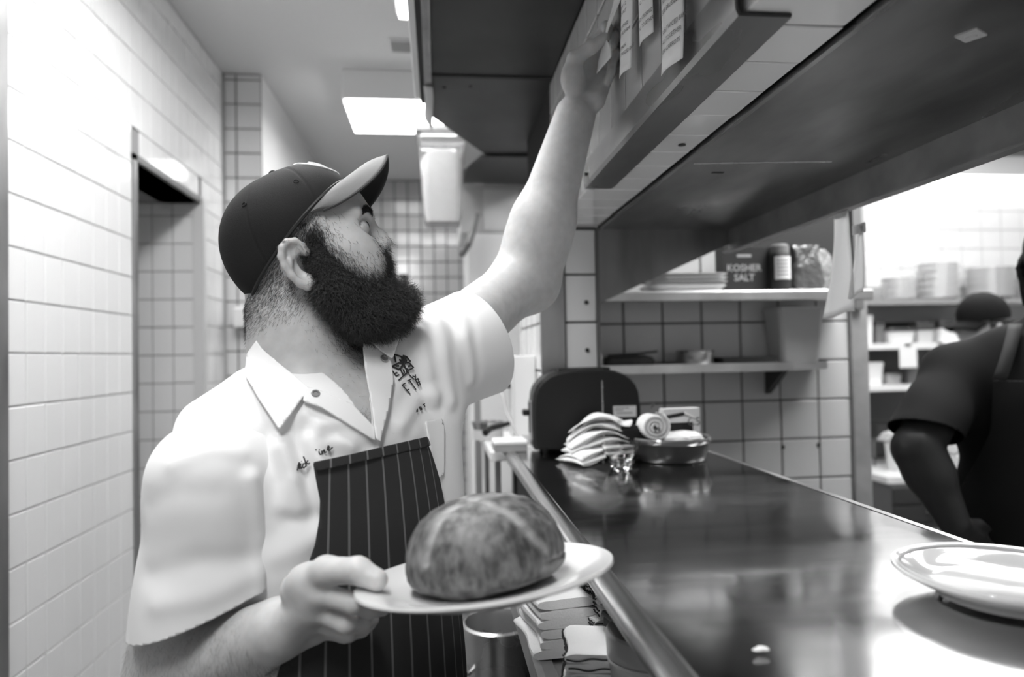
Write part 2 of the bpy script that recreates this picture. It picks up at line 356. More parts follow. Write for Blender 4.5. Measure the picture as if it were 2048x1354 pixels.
# ================================================================ ticket rail
t = thing('ticket_rail', 'long steel angle rail along the lower corner of the tiled bulkhead', 'rail', (0.3, 1.0, SZ))
X0, RY0, RY1 = 0.298, 0.655, 1.375
pr = [(X0, SZ+.044), (X0, SZ+.003), (X0+.003, SZ-.004), (X0+.058, SZ-.004), (X0+.058, SZ-.001), (X0+.006, SZ-.001), (X0+.003, SZ+.004), (X0+.003, SZ+.044)]
child(MB().prism(pr, RY0, RY1, 'y').build('angle', mat('rail_angle_steel', .30, .30, .95, rvar=(12, .22, .42, (1, .3, 1)), mottle=(10, .8, 1.15, (1, .3, 1))), ), t)
child(MB().prism([(X0+.001, SZ+.002), (X0+.004, SZ-.0035), (X0+.057, SZ-.0035), (X0+.057, SZ-.0012), (X0+.007, SZ-.001), (X0+.0035, SZ+.004), (X0+.0035, SZ+.043), (X0+.001, SZ+.043)], RY0-.003, RY0, 'y').build('cut_end', black_m), t)
o = MB().lathe([(.0001, 0), (.0035, .0005), (.004, .002), (.0035, .003)], n=12).build('screw', black_m); o.matrix_world = Matrix.Translation((X0, 1.345, SZ+.018)) @ Matrix.Rotation(-math.pi/2, 4, 'Y'); child(o, t); o.matrix_basis = Matrix.Translation((X0, 1.345, SZ+.018)) @ Matrix.Rotation(-math.pi/2, 4, 'Y')
# ================================================================ overhead canopy on the corridor side
t = thing('overhead_canopy', 'dark steel canopy jutting over the corridor above the raised hand', 'canopy', (0.1, 1.2, 2.218))
UZ = 2.218
child(MB().prism([(-.002, -1.0), (BX0, -1.0), (BX0, 1.782), (-.002, 1.782)], UZ, UZ+.05).build('near_panel', mat('canopy_steel', .05, .45, .6, mottle=(5, .8, 1.2))), t)
child(MB().prism([(-.002, 1.786), (0.45, 1.786), (0.45, 2.88), (0.37, 2.87), (-.002, 2.10)], UZ-.001, UZ+.05).build('far_panel', mat('canopy_steel_far', .07, .45, .6, mottle=(7, .85, 1.15))), t)
child(MB().prism([(0.10, 2.868), (0.105, 2.72), (0.168, 2.47), (0.46, 2.47), (0.46, 2.868)], UZ-.012, UZ-.003).build('filler_panel', MATS['canopy_steel_far']), t)
child(box('seam_strip', -.002, BX0, 1.776, 1.792, UZ-.003, UZ+.01, black_m), t)
child(MB().box(-.022, -.002, -1, 2.09, UZ-.012, UZ+.16, .006).build('fascia_tube', steel_dull), t)
child(MB().box(-.034, -.022, -1, 1.98, UZ-.004, UZ+.16).build('gasket', black_m), t)
child(MB().box(-.049, -.034, -1, 1.93, UZ-.006, UZ+.16, .002).build('outer_trim', white_pl), t)
for x, y in ((.03, 1.86), (.1, 1.85)):
    child(MB().lathe([(.0001, -.003), (.004, -.003), (.005, 0)], (x, y, UZ), 10).build('rivet', black_m), t)
mb = MB(); mb.sheet([[(-.024+.024*a+.002*math.sin(5*b), 1.82+.26*b, UZ-.014-.004*math.sin(6*b+a)-.03*a*b*b) for a in np.linspace(0, 1, 4)] for b in np.linspace(0, 1, 10)])
o = mb.build('loose_tape', mat('peeling_tape', .6, .5), smooth=True); solidify(o, .001); child(o, t)
# ================================================================ ceiling lights
def ceiling_light(label, x0, x1, y0, y1, zb=2.72):
    cx, cy = (x0+x1)/2, (y0+y1)/2
    t = thing('ceiling_light', label, 'light', (cx, cy, CEIL))
    a, b = (x1-x0)/2, (y1-y0)/2
    m = MB().box(-a-.01, a+.01, -b-.01, b+.01, zb+.015-CEIL, -.002, .004).build('housing', mat('light_housing', .8, .5), t)
    MB().box(-a, a, -b, b, zb-CEIL, zb+.02-CEIL, .004).build('diffuser', mat('lit_diffuser', .9, .4, emit=9.0), t)
    return t
ceiling_light('glowing ceiling light box behind the canopy, past the tiled pier', -0.42, 0.30, 3.385, 3.84)
ceiling_light('glowing ceiling light partly cut by the top of the picture beside the canopy', -0.115, -0.077, 1.55, 2.53)
ceiling_light('long corridor ceiling light by the white tiled wall', -0.54, -0.28, 0.7, 1.8)
ceiling_light('added unseen ceiling light just beyond the long one, brightening the white cabinet', -0.54, -0.28, 1.95, 2.35)  # fixture added above the frame for the cabinet fill
ceiling_light('kitchen ceiling light above the far shelves', 2.1, 3.3, 2.95, 3.45)
ceiling_light('kitchen ceiling light near the cook in the dark shirt', 1.35, 2.25, 1.15, 1.55)
t = thing('ceiling_vent', 'pale ceiling vent grille near the canopy', 'vent', (-0.10, 3.1, CEIL))
MB().box(-.09, .09, -.06, .06, -.008, -.001, .002).build('frame', white_pl, t)
for i in range(6): box('slat', -.08, .08, -.05+i*.018, -.042+i*.018, -.014, -.008, mat('vent_grey', .4, .6), t)
# ================================================================ things at the far end of the corridor side
t = thing('plastic_bin', 'clear plastic food bin of white cloths, hung high beside the canopy', 'bin', (0.03, 2.60, 1.985))
clear_m = mat('clear_plastic', .95, .06, trans=.93, ior=1.2)
def rrect(a, b, r, n=5):
    out = []
    for sx, sy, a0 in ((1, 1, 0), (-1, 1, 90), (-1, -1, 180), (1, -1, 270)):
        for k in range(n+1):
            q = math.radians(a0+90*k/n); out.append((sx*(a-r)+r*math.cos(q), sy*(b-r)+r*math.sin(q)))
    return out
def loft(rings, name, m, parent, closed_bottom=True, closed_top=False):
    mb = MB(); n = len(rings[0]); vs = [p for r_ in rings for p in r_]; fs = []
    for i in range(len(rings)-1):
        for k in range(n): fs.append((i*n+k, i*n+(k+1) % n, (i+1)*n+(k+1) % n, (i+1)*n+k))
    if closed_bottom: fs.append(tuple(range(n))[::-1])
    if closed_top: fs.append(tuple((len(rings)-1)*n+k for k in range(n)))
    return mb.add(vs, fs).build(name, m, parent, smooth=True)
def ring(a, b, r, z, cx=0, cy=0): return [(cx+x, cy+y, z) for x, y in rrect(a, b, r)]
o = loft([ring(.062, .06, .02, 0), ring(.07, .07, .02, .02), ring(.085, .085, .02, .30), ring(.088, .088, .02, .33)], 'body', clear_m, t); solidify(o, .003)
o = loft([ring(.09, .09, .02, .325), ring(.096, .096, .022, .327), ring(.096, .096, .022, .342), ring(.088, .088, .02, .342)], 'rim', mat('rim_plastic', .62, .3), t, False)
o = loft([ring(.06, .06, .02, .004), ring(.068, .068, .02, .05), ring(.075, .072, .03, .15), ring(.07, .075, .03, .24), ring(.05, .06, .03, .265)], 'cloths', mat('white_cloth', .86, .9, bump=(30, .5, .01)), t, True, True)
t = thing('wall_bracket', 'slim grey steel bracket slanting below the hung plastic bin', 'bracket', (0.1, 2.75, 1.97))
MB().tube([(.035, .06, -.03), (.075, 0.05, .10)], .012, 6).build('arm', steel_dull, t)
MB().tube([(.005, .04, -.07), (.038, .06, -.02)], .012, 6).build('foot', mat('dark_foot', .15, .5), t)
t = thing('steel_cabinet', 'pale steel wall cabinet under the far canopy panel', 'cabinet', (0.25, 3.0, 2.005))
MB().box(-.144, .2, -.13, .3, 0, .198, .003).build('body', mat('pale_steel', .74, .45, .3, mottle=(6, .85, 1.08)), t)
MB().box(-.05, .10, -.134, -.13, .01, .18, .001).build('door', mat('pale_steel_door', .82, .5, .1), t)
t = thing('white_cabinet', 'tall plain white cabinet below the pale steel wall cabinet', 'cabinet', (0.22, 3.05, 0))
MB().box(-.085, .2, -.18, .3, .05, 2.003, .004).build('body', mat('bright_white', .9, .5), t)
MB().box(-.08, .19, -.192, -.18, .08, 1.98, .002).build('door', MATS['bright_white'], t)
MB().tube([(-.06, -.2, 1.0), (-.06, -.21, 1.05), (-.06, -.21, 1.2), (-.06, -.2, 1.25)], .006, 6).build('handle', steel_dull, t)
t = thing('steel_upright', 'thin dark steel upright standing between the white cabinet and the counter', 'post', (0.136, 2.42, 0))
MB().box(-.011, .011, -.011, .011, 0, 1.62, .003).build('post', mat('upright_grey', .28, .45, .4), t)
MB().box(-.025, .025, -.025, .025, 0, .012, .002).build('foot', black_m, t)
t = thing('junction_box', 'white electrical box fixed to the tiled side of the pass pier', 'electrical box', (0.281, 1.99, 1.385))
MB().box(-.072, -.007, -.045, .045, -.112, .112, .005).build('body', white_pl, t)
MB().box(-.075, -.071, -.048, .048, -.115, .115, .002).build('cover', white_pl, t)
MB().box(-.0795, -.075, -.018, .018, -.04, .04, .002).build('socket', mat('socket_grey', .6, .4), t)
pts = [(-.078, -.012, .02), (-.10, -.02, .028), (-.112, -.03, -.01), (-.10, -.05, -.08), (-.075, -.09, -.125)]
t2 = thing('power_cord', 'thin grey power cord looping from the white electrical box to the toaster', 'cord', (0.2, 1.9, 1.38))
pts = [(0.203, 1.972, 1.412), (0.187, 1.965, 1.414), (0.178, 1.95, 1.395), (0.186, 1.91, 1.345), (0.206, 1.85, 1.29), (0.225, 1.80, 1.267)]
child(MB().tube(pts, .0035, 8).build('wire', mat('cord_grey', .45, .5)), t2)
child(MB().tube([(0.2015, 1.974, 1.412), (0.187, 1.967, 1.416)], .008, 8).build('plug', blackgl), t2)
t = thing('side_ledge', 'low white ledge behind the far end of the pass counter', 'ledge', (0.19, 2.05, 0))
MB().box(-.055, .070, -.21, .28, 1.22, 1.245, .003).build('top', white_pl, t)
for x in (-.04, .05): box('leg', x, x+.015, -.18, -.165, 0, 1.22, steel_dull, t)
for x in (-.04, .05): box('leg', x, x+.015, .25, .265, 0, 1.22, steel_dull, t)
t = thing('black_pan', 'small black handled pan lying behind the flat white box', 'pan', (0.15, 2.02, 1.247))
MB().lathe([(.0001, 0), (.045, 0), (.05, .022), (.047, .022), (.043, .003), (.0001, .003)], (.0, .1, .03), 24).build('bowl', steel_m, t, True)
MB().tube([(-.02, -.06, .035), (.0, -.03, .045), (.06, -.02, .058)], [.010, .009, .006], 8).build('handle', blackgl, t, True)
MB().lathe([(.0001, 0), (.046, 0), (.046, .03), (.0001, .03)], (0, .1, 0), 16).build('trivet', mat('trivet', .5, .6), t)
t = thing('flat_box', 'flat white box lying on the counter corner left of the toaster', 'box', (0.178, 1.765, ZC))
MB().box(-.04, .04, -.045, .045, 0, .018).build('tray', mat('grey_card', .32, .6), t)
MB().box(-.0415, .0415, -.0465, .0465, .018, .026, .002).build('lid', paper_m, t)
t = thing('wall_dispenser', 'white dispenser with rounded top on the narrow tiled pier', 'dispenser', (-0.873, 3.463, 1.70))
loft([ring(.062, .04, .012, -.05, 0, -.04), ring(.07, .045, .014, -.045, 0, -.045), ring(.072, .045, .014, .035, 0, -.045), ring(.06, .035, .014, .05, 0, -.04)], 'body', white_pl, t, True, True)
MB().box(-.05, .05, -.085, -.03, -.062, -.05, .002).build('slot', mat('slot_grey', .2, .5), t)
t = thing('black_bottle', 'small black bottle on a wall ledge seen past the tip of the beard', 'bottle', (-0.235, 5.40, 1.86))
MB().lathe([(.0001, 0), (.05, 0), (.055, .05), (.05, .16), (.02, .2), (.018, .24), (.0001, .24)], n=20).build('body', blackgl, t, True)
MB().box(-.05, .02, -.015, .015, .24, .27, .004).build('nozzle', blackgl, t)
t = thing('wall_ledge', 'dark narrow ledge on the tiled far wall', 'ledge', (-.05, 5.42, 1.83))
MB().box(-.42, .36, -.06, .075, 0, .028, .003).build('board', mat('ledge_dark', .12, .5), t)
for x in (-.3, .25): MB().prism([(.07, 0), (-.05, 0), (.07, -.1)], x, x+.012, 'x').build('bracket', steel_dull, t)
t = thing('steel_bin', 'tall round steel bin standing between the apron and the lower shelf', 'bin', (0.112, 1.40, 0))
MB().lathe([(.0001, 0), (.058, 0), (.060, .02), (.066, .94), (.071, .955), (.071, .968), (.066, .972), (.063, .96), (.056, .05), (.0001, .04)], n=40).build('body', mat('bin_steel', .55, .28, .9, rvar=(8, .2, .4)), t, True)
MB().tube([(-.060, -.02, .88), (-.073, -.035, .885), (-.083, -.05, .87), (-.077, -.055, .84)], .005, 8).build('handle', steel_m, t, True)
# ================================================================ toaster at the far end of the counter
t = thing('toaster', 'black arched toaster at the far end of the steel counter', 'toaster', (0.362, 1.735, ZC), -0.06)
def tprof(s=1.0, dz=0.0):
    o_ = [(-.128, .010), (-.132, .04), (-.130, .11)]
    for a in np.linspace(math.pi, 0, 15):
        c, s_ = math.cos(a), math.sin(a); o_.append((.130*math.copysign(abs(c)**.72, c), .118+.085*abs(s_)**.8))
    o_ += [(.132, .11), (.132, .04), (.128, .010)]
    return [(x*s, z*s+dz) for x, z in o_]
MB().prism(tprof(), -.066, .062, 'y').build('shell', blackgl, t, True)
for y0, y1, nm in ((-.080, -.062, 'front_panel'), (.058, .074, 'rear_panel')):
    bm_ = MB().prism(tprof(.985, .0015), y0, y1, 'y').build(nm, mat('toaster_black', .012, .5, spec=.3), t); md = bm_.modifiers.new('b', 'BEVEL'); md.width = .006; md.segments = 2; md.limit_method = 'ANGLE'
MB().box(-.065, .065, -.035, -.012, .192, .2045, .001).build('bread_slot', black_m, t)
MB().box(-.065, .065, .012, .035, .192, .2045, .001).build('bread_slot', black_m, t)
MB().box(-.134, -.1305, -.04, .045, .03, .125, .002).build('end_plate', mat('end_grey', .30, .4, .3), t)
MB().box(-.1365, -.133, -.012, .012, .045, .12, .001).build('lever_slot', black_m, t)
MB().box(-.152, -.134, -.02, .02, .088, .102, .004).build('lever', blackgl, t)
MB().box(.062, .118, -.0815, -.080, .085, .112, .0005).build('label_plate', mat('label_white', .72, .6), t)
for i, (x0, x1, z) in enumerate(((.066, .10, .106), (.066, .086, .1005), (.07, .108, .094))): MB().box(x0, x1, -.0818, -.0815, z, z+.0018).build('label_print', ink_m, t)
for x in (-.1, .1): 
    for y in (-.05, .045): MB().lathe([(.0001, 0), (.008, 0), (.009, .012), (.0001, .012)], (x, y, 0), 10).build('foot', black_m, t)
# ================================================================ spike, napkins, bowl, dish
t = thing('ticket_spike', 'thin upright steel ticket spike in front of the toaster', 'spike', (0.385, 1.615, ZC))
MB().tube([(0, 0, .006), (0, 0, .17), (0, 0, .176)], [.0018, .0016, .0006], 8).build('rod', steel_m, t)
MB().lathe([(.0001, 0), (.028, 0), (.028, .004), (.01, .008), (.0001, .008)], n=24).build('base', black_m, t, True)
napm = mat('napkin_cloth', .84, .85, sheen=.2)
def napkin(label, x, y, z, L, W, rz, droop, lift, seed):
    r_ = random.Random(seed); t = thing('paper_slip', label, 'paper', (x, y, z), rz)
    g = []
    for i in range(15):
        u = i/14; row = []
        for j in range(7):
            v = j/6-.5
            zz = lift*math.sin(math.pi*min(1, u*1.15))*.9+droop*(1-u)**2*(-1)+.004*math.sin(9*u+seed)*math.cos(5*v+seed)+.006*math.cos(2.6*v)
            row.append((-L*(1-u)+.02*L*math.sin(6*v+seed), W*v*(1-.12*math.sin(7*u)), zz))
        g.append(row)
    o = MB().sheet(g).build('sheet', napm, t, True); solidify(o, .0012, 0)
    e = MB().sheet([[(p[0]+.006, p[1]*.96, p[2]-.0035-.002*math.sin(k)) for p in r2] for k, r2 in enumerate(g[:12])]).build('under_fold', napm, t, True); solidify(e, .001, 0)
    return t
nl = ['topmost of the white paper slips fanned beside the glass bowl', 'second white paper slip from the top of the fanned pile', 'third white paper slip from the top of the fanned pile', 'fourth paper slip from the top, curling over the pile', 'fifth paper slip of the fanned pile, second from the bottom', 'lowest white paper slip of the fanned pile, touching the steel counter']
for k in range(6):
    q = 5-k
    napkin(nl[k], 0.425-.012*q+.004*(q % 2), 1.515+.004*(q % 3)-.006*q, ZC+.006+.0105*k+.012, .135-.004*k+(.02 if k == 0 else 0), .085, .35+.10*q-.1*(q % 2), .018+.004*k-.004, .016, 3+k) if False else None
for k in range(6):      # k=0 lowest
    L = .165-.006*k; dr = (.012, .018, .022, .024, .024, .02)[k]
    napkin(nl[5-k], 0.432, 1.560-.004*k, ZC+.016+.0125*k, L, .10-.004*k, math.radians(22-9*k+(5 if k % 2 else 0)), dr, .004+.0045*k, 3+k)['group'] = 'paper slips fanned by the glass bowl'
t = thing('dark_packet', 'crumpled black packet tucked behind the glass bowl', 'packet', (0.43, 1.525, ZC))
loft([ring(.03, .018, .008, .02), ring(.036, .022, .01, .045), ring(.032, .02, .01, .07), ring(.02, .012, .006, .078)], 'body', blackgl, t, True, True)
MB().box(-.02, .02, -.012, .012, 0, .022, .004).build('base_fold', blackgl, t)
glass_m = mat('clear_glass', 1.0, .02, trans=1.0, ior=1.45)
t = thing('glass_bowl', 'small clear glass bowl between the paper slips and the brown dish', 'bowl', (0.385, 1.456, ZC))
o = MB().lathe([(.0001, .004), (.020, .003), (.022, 0), (.024, .003), (.026, .009), (.036, .026), (.0405, .040), (.0405, .050), (.0385, .050), (.0380, .042), (.033, .027), (.022, .012), (.0001, .010)], n=48).build('body', glass_m, t, True)
t = thing('brown_dish', 'dark glazed round dish with a flared rim at the far end of the counter', 'dish', (0.515, 1.525, ZC))
MB().lathe([(.0001, .002), (.070, .002), (.074, .0), (.078, .004), (.0815, .02), (.0835, .040), (.0885, .044), (.0905, .049), (.0885, .052), (.082, .050), (.079, .04), (.074, .012), (.0001, .010)], n=64).build('body', mat('dark_glaze', .03, .35, coat=.2), t, True)
MB().lathe([(.0842, .0385), (.0888, .0425), (.091, .049), (.0888, .0525), (.0815, .0505), (.0812, .0498), (.0842, .0385)], n=64).build('rim', mat('rim_glaze', .16, .15, coat=.5), t, True)
# rolled towel lying in the dish
t = thing('rolled_towel', 'white towel rolled into a spiral standing in the brown dish', 'towel', (0.468, 1.475, ZC+.05))
cloth_m = mat('terry_white', .86, .95, bump=(400, .4, .002), sheen=.3)
def spiral(turns, r0, r1, depth, name, parent, m, sq=1.0):
    mb = MB(); n = int(turns*24); th = (r1-r0)/turns*.42; rows = []
    for i in range(n+1):
        a = 2*math.pi*turns*i/n; r_ = r0+(r1-r0)*i/n; c, s = math.cos(a), math.sin(a)
        rows.append([((r_-th)*c, -depth/2, (r_-th)*s*sq), ((r_-th*.4)*c, -depth/2-.003, (r_-th*.4)*s*sq), ((r_+th*.5)*c, -depth/2-.003, (r_+th*.5)*s*sq), ((r_+th)*c, -depth/2, (r_+th)*s*sq), ((r_+th)*c, depth/2, (r_+th)*s*sq), ((r_-th)*c, depth/2, (r_-th)*s*sq)])
    for r_ in rows: r_.append(r_[0])
    return mb.sheet(rows).build(name, m, parent, True)
o = spiral(3.2, .004, .031, .05, 'roll', t, cloth_m, .95); o.location = (0, .027, .028); o.rotation_euler = (0, .2, .0)
for k, (a, b) in enumerate(((-.004, .002), (.004, .004), (-.012, .055), (-.008, .0575))): MB().box(a, a+.004, -.003, -.0012, b+.018-.004, b+.026-.004, .0006).build('stripe', ink_m, t)
for k, (x, y, s, lab) in enumerate(((.515, 1.50, .9, 'white folded napkin lying low in the brown dish'), (.548, 1.515, .8, 'second white napkin in the brown dish, by the sugar packets'))):
    t = thing('folded_napkin', lab, 'napkin', (x, y, ZC+.028), .4*k)
    loft([ring(.028*s, .03, .012, 0), ring(.034*s, .034, .014, .012), ring(.034*s, .032, .014, .026), ring(.02*s, .022, .01, .034)], 'cloth', cloth_m, t, True, True)
    MB().tube([(-.03*s, -.03, .018), (0, -.034, .021), (.03*s, -.03, .018)], .003, 6).build('fold', cloth_m, t, True)
t = thing('sugar_box', 'white packet box with black front panel standing in the brown dish', 'box', (0.553, 1.565, ZC+.012), .08)
MB().box(-.045, .045, -.012, .012, 0, .098, .001).build('carton', paper_m, t)
MB().box(-.042, .026, -.0130, -.012, .022, .066, .0004).build('front_panel', blackgl, t)
text_on(lambda u, v: (u, -.0134, v), 'C5', .028, .012, .058, 'print', ink_m, t)
text_on(lambda u, v: (u, -.0134, v), 'SUE', .013, -.008, .030, 'print', mat('pale_print', .55, .7), t)
t = thing('black_pen', 'black pen lying across the top of the dish contents', 'pen', (0.54, 1.53, ZC+.094), .0)
MB().tube([(-.045, 0, -.004), (-.015, .004, .001), (.012, .004, .005)], .0045, 8).build('barrel', blackgl, t)
MB().tube([(.012, .004, .005), (.038, 0, -.006)], [.0045, .0012], 8).build('tip', steel_dull, t)
# ================================================================ plate at right and counter crumbs
def plate_mesh(t, R, m=None):
    m = m or china_m
    MB().lathe([(.0001, .004), (R*.55, .004), (R*.58, 0), (R*.62, 0), (R*.64, .004), (R*.72, .008), (R*.97, .020), (R, .0225), (R*.998, .0255), (R*.96, .0255), (R*.74, .014), (R*.66, .0105), (R*.60, .0095), (.0001, .009)], n=72).build('body', m, t, True)
    MB().lathe([(R*.905, .0232), (R*.915, .0250), (R*.928, .0255), (R*.935, .0246)], n=72).build('rim_band', m, t, True)
t = thing('side_plate', 'white plate at the right edge of the steel counter', 'plate', (0.535, 0.615, ZC+.002), .3)
plate_mesh(t, .098)
t = thing('bread_crumb', 'pale crumb lying alone on the steel counter by the held plate', 'crumb', at(1522, 1298, Z=ZC+.002))
bm = bmesh.new(); bmesh.ops.create_icosphere(bm, subdivisions=2, radius=.0045)
for v in bm.verts: v.co = Vector((v.co.x*1.5, v.co.y*.8, v.co.z*.35))*(1+.25*math.sin(900*v.co.x+500*v.co.y))
MB().bm(bm).build('flake', mat('crumb', .8, .8), t, True)
# ================================================================ towels and tub on the lower shelf
def folded_towel(name, label, x, y, z, w, d, h, rz, layers, stripe, seed):
    r_ = random.Random(seed); t = thing(name, label, 'towel', (x, y, z), rz); t['group'] = 'kitchen towels on the lower shelf'
    for L in range(layers):
        z0 = h*L/layers; z1 = h*(L+.94)/layers; dx = r_.uniform(-.006, .006); rings = []
        for a in np.linspace(-1, 1, 9):
            pts = []
            for b in np.linspace(0, 2*math.pi, 20, endpoint=False):
                cx, cz = math.cos(b), math.sin(b)
                px = math.copysign(abs(cx)**.5, cx)*w/2+dx; pz = (z0+z1)/2+math.copysign(abs(cz)**.55, cz)*(z1-z0)/2
                wob = .0022*math.sin(4*a+L*2+seed)+.0014*math.sin(9*a+3*b)+.0016*math.sin(5*b+2*L+seed+3*a)
                pts.append((px+.003*math.sin(3*a+seed+L), a*d/2, pz+wob*(.2+.8*(pz-z0)/(h+.001))))
            rings.append(pts)
        loft(rings, 'fold', cloth_m, t, True, True)
        if stripe:
            for s in (.25, .7):
                zz = lerp(z0, z1, s); pts = [(-w/2+dx-.0015+.003*math.sin(3*a+seed+L), a*d/2*.97, zz+.0022*math.sin(4*a+L*2+seed)+.001*math.sin(23*a+s*9)) for a in np.linspace(-1, 1, 26)]
                MB().tube(pts, .0009, 5).build('stitched_edge', mat('dark_thread', .03, .9), t)
            pts = [(lerp(-w/2, w/2, q)+dx, -d/2-.0012, (z0+z1)/2+.0009*math.sin(13*q+2*L)+.0012*math.sin(5*q+L)) for q in np.linspace(.02, .98, 20)]
            MB().tube(pts, .0009, 5).build('stitched_edge', MATS['dark_thread'], t)
    return t
folded_towel('folded_towel', 'plain white folded towel stack end under the counter rail', .150, .925, 1.1235, .075, .12, .072, .10, 6, False, 1)
folded_towel('folded_towel', 'dark stitched folded towels piled tallest under the counter rail', .222, .885, 1.1235, .065, .06, .088, .05, 7, True, 2)
folded_towel('folded_towel', 'loosely folded white towel with dark stitching near the plastic tub', .168, .795, 1.1235, .060, .085, .050, -.2, 5, True, 5)
folded_towel('folded_towel', 'white towel lying lowest and nearest on the shelf edge', .162, .70, 1.1235, .045, .06, .030, .1, 4, False, 7)
t = thing('plastic_tub', 'translucent deli tub with dark lid line beside the towels', 'tub', (.222, .742, 1.121))
MB().lathe([(.0001, .001), (.036, .001), (.038, .004), (.0435, .048), (.0455, .050), (.0455, .053), (.0435, .054)], n=40).build('body', mat('frosted_plastic', .6, .3, trans=.35), t, True)
MB().lathe([(.0435, .054), (.0455, .055), (.0465, .078), (.044, .081), (.030, .0805), (.0001, .0805)], n=40).build('upper_tub', mat('frosted_plastic_dark', .34, .3, trans=.2), t, True)
MB().lathe([(.0001, .081), (.014, .081), (.014, .089), (.0001, .091)], (.01, .0, 0), n=24).build('knob', MATS['frosted_plastic_dark'], t, True)
t = thing('black_box', 'small black box wedged between the towels and the plastic tub', 'box', (.216, .82, 1.121), .2)
MB().box(-.018, .018, -.022, .022, 0, .062, .003).build('case', blackgl, t); MB().box(-.019, .019, -.023, .023, .062, .068, .002).build('lid', blackgl, t)
# ================================================================ the two shelves at the end of the pass
shm = mat('shelf_steel', .62, .35, .75, mottle=(10, .8, 1.12))
t = thing('upper_shelf', 'upper steel shelf across the tiled wall holding salt box and trays', 'shelf', (0.9, 2.1, 1.66))
child(box('board', 0.434, 1.32, 2.0, 2.199, 1.672, 1.678, shm), t)
child(MB().prism([(2.0, 1.647), (2.003, 1.647), (2.003, 1.6785), (1.995, 1.6785), (1.992, 1.675), (1.992, 1.65)], .434, 1.32, 'x').build('front_lip', shm), t)
t = thing('lower_wall_shelf', 'lower steel shelf on the tiled wall with a clipped right corner', 'shelf', (0.8, 2.1, 1.45))
child(MB().prism([(0.434, 2.03), (1.08, 2.03), (1.25, 2.14), (1.25, 2.199), (.434, 2.199)], 1.456, 1.461).build('board', shm), t)
child(box('front_lip', .434, 1.08, 2.026, 2.030, 1.436, 1.462, shm), t)
lip = MB().prism([(1.08, 2.026), (1.252, 2.138), (1.250, 2.142), (1.08, 2.030)], 1.436, 1.462).build('corner_lip', mat('shaded_lip_steel', .30, .4, .8)); child(lip, t)  # lip turns away here: its shade is put into a darker steel
child(MB().prism([(2.199, 1.456), (2.04, 1.456), (2.19, 1.357), (2.199, 1.357)], 1.068, 1.085, 'x').build('bracket', mat('bracket_dark', .06, .5, .5)), t)
SZU, SZL = 1.678, 1.4615
for k, (lab, nm) in enumerate((('oval white platter at the bottom of the tray stack on the upper shelf', 'platter'), ('white tray second from the bottom of the stack on the upper shelf', 'serving_tray'), ('white tray second from the top of the stack on the upper shelf', 'serving_tray'), ('white topmost tray of the stack on the upper shelf', 'serving_tray'))):
    t = thing(nm, lab, 'tray', (.755 + (.012 if k else 0), 2.09, SZU+(0, .0225, .034, .0455)[k]), 0, 'trays stacked on the upper shelf')
    a = .125 if k == 0 else .118; h = .022 if k == 0 else .011
    loft([ring(a*.82, .05, .03, 0), ring(a*.88, .058, .035, h*.25), ring(a, .074, .04, h*.9), ring(a, .074, .04, h)], 'body', china_m, t, True, False)
    loft([ring(a*.97, .071, .04, h), ring(a*.85, .055, .035, h*.35)], 'well', china_m, t, False, True)
t = thing('salt_box', 'black carton of kosher salt with white lettering on the upper shelf', 'carton', (.961, 2.11, SZU))
MB().box(-.076, .076, -.03, .03, 0, .145, .001).build('carton', mat('carton_black', .022, .55), t)
fn = lambda u, v: (u, -.0306, v)
pale = mat('carton_print', .42, .7)
text_on(fn, 'KOSHER', .030, -.008, .068, 'lettering', pale, t, align='CENTER', bold=.0004)
text_on(fn, 'SALT', .030, -.008, .038, 'lettering', pale, t, align='CENTER', bold=.0004)
MB().box(-.03, .016, -.0307, -.0303, .112, .120).build('brand_bar', pale, t)
t = thing('spice_shaker', 'dark spice shaker bottle with a white label beside the salt box', 'bottle', (1.062, 2.065, SZU))
MB().lathe([(.0001, 0), (.031, 0), (.032, .004), (.032, .11), (.027, .122), (.0001, .122)], n=28).build('body', mat('spice_dark', .03, .4, bump=(300, .6, .004)), t, True)
MB().lathe([(.0001, .148), (.022, .148), (.028, .142), (.029, .120), (.0001, .12)], n=28).build('cap', mat('cap_grey', .2, .5), t, True)
g = [[(.0325*math.sin(a), -.0325*math.cos(a), z) for z in (.038, .108)] for a in np.linspace(-.95, .75, 12)]
MB().sheet(g).build('label', paper_m, t, True)
for i in range(5):
    g = [[(.0328*math.sin(a), -.0328*math.cos(a), z) for z in (.05+i*.011, .053+i*.011)] for a in np.linspace(-.75, .5-.1*(i % 2), 8)]; MB().sheet(g).build('label_print', ink_m, t)
bagm = mat('clear_bag', .55, .25, trans=.5, bump=(25, .8, .02))
t = thing('plastic_bag', 'clear crumpled plastic bag standing right of the spice shaker', 'bag', (1.155, 2.09, SZU))
loft([ring(.045, .03, .015, 0), ring(.055, .035, .015, .03), ring(.05, .03, .02, .08), ring(.038, .02, .012, .12), ring(.052, .012, .008, .15)], 'film', mat('bag_film_dark', .10, .2, bump=(25, .8, .02)), t)
loft([ring(.02, .012, .008, .118), ring(.021, .013, .008, .126)], 'tie', black_m, t)
t = thing('paper_pack', 'white paper pack leaning behind the hanging slip on the upper shelf', 'pack', (1.235, 2.13, SZU), .15)
loft([ring(.03, .02, .008, 0), ring(.035, .024, .01, .05), ring(.028, .02, .01, .12), ring(.012, .01, .006, .142)], 'wrap', bagm, t, True, True)
MB().box(-.036, .03, -.035, -.03, 0, .012, .002).build('fold', paper_m, t)
t = thing('white_sheet', 'loose white sheet lying flat along the upper shelf edge', 'paper', (1.16, 2.03, SZU+.001))
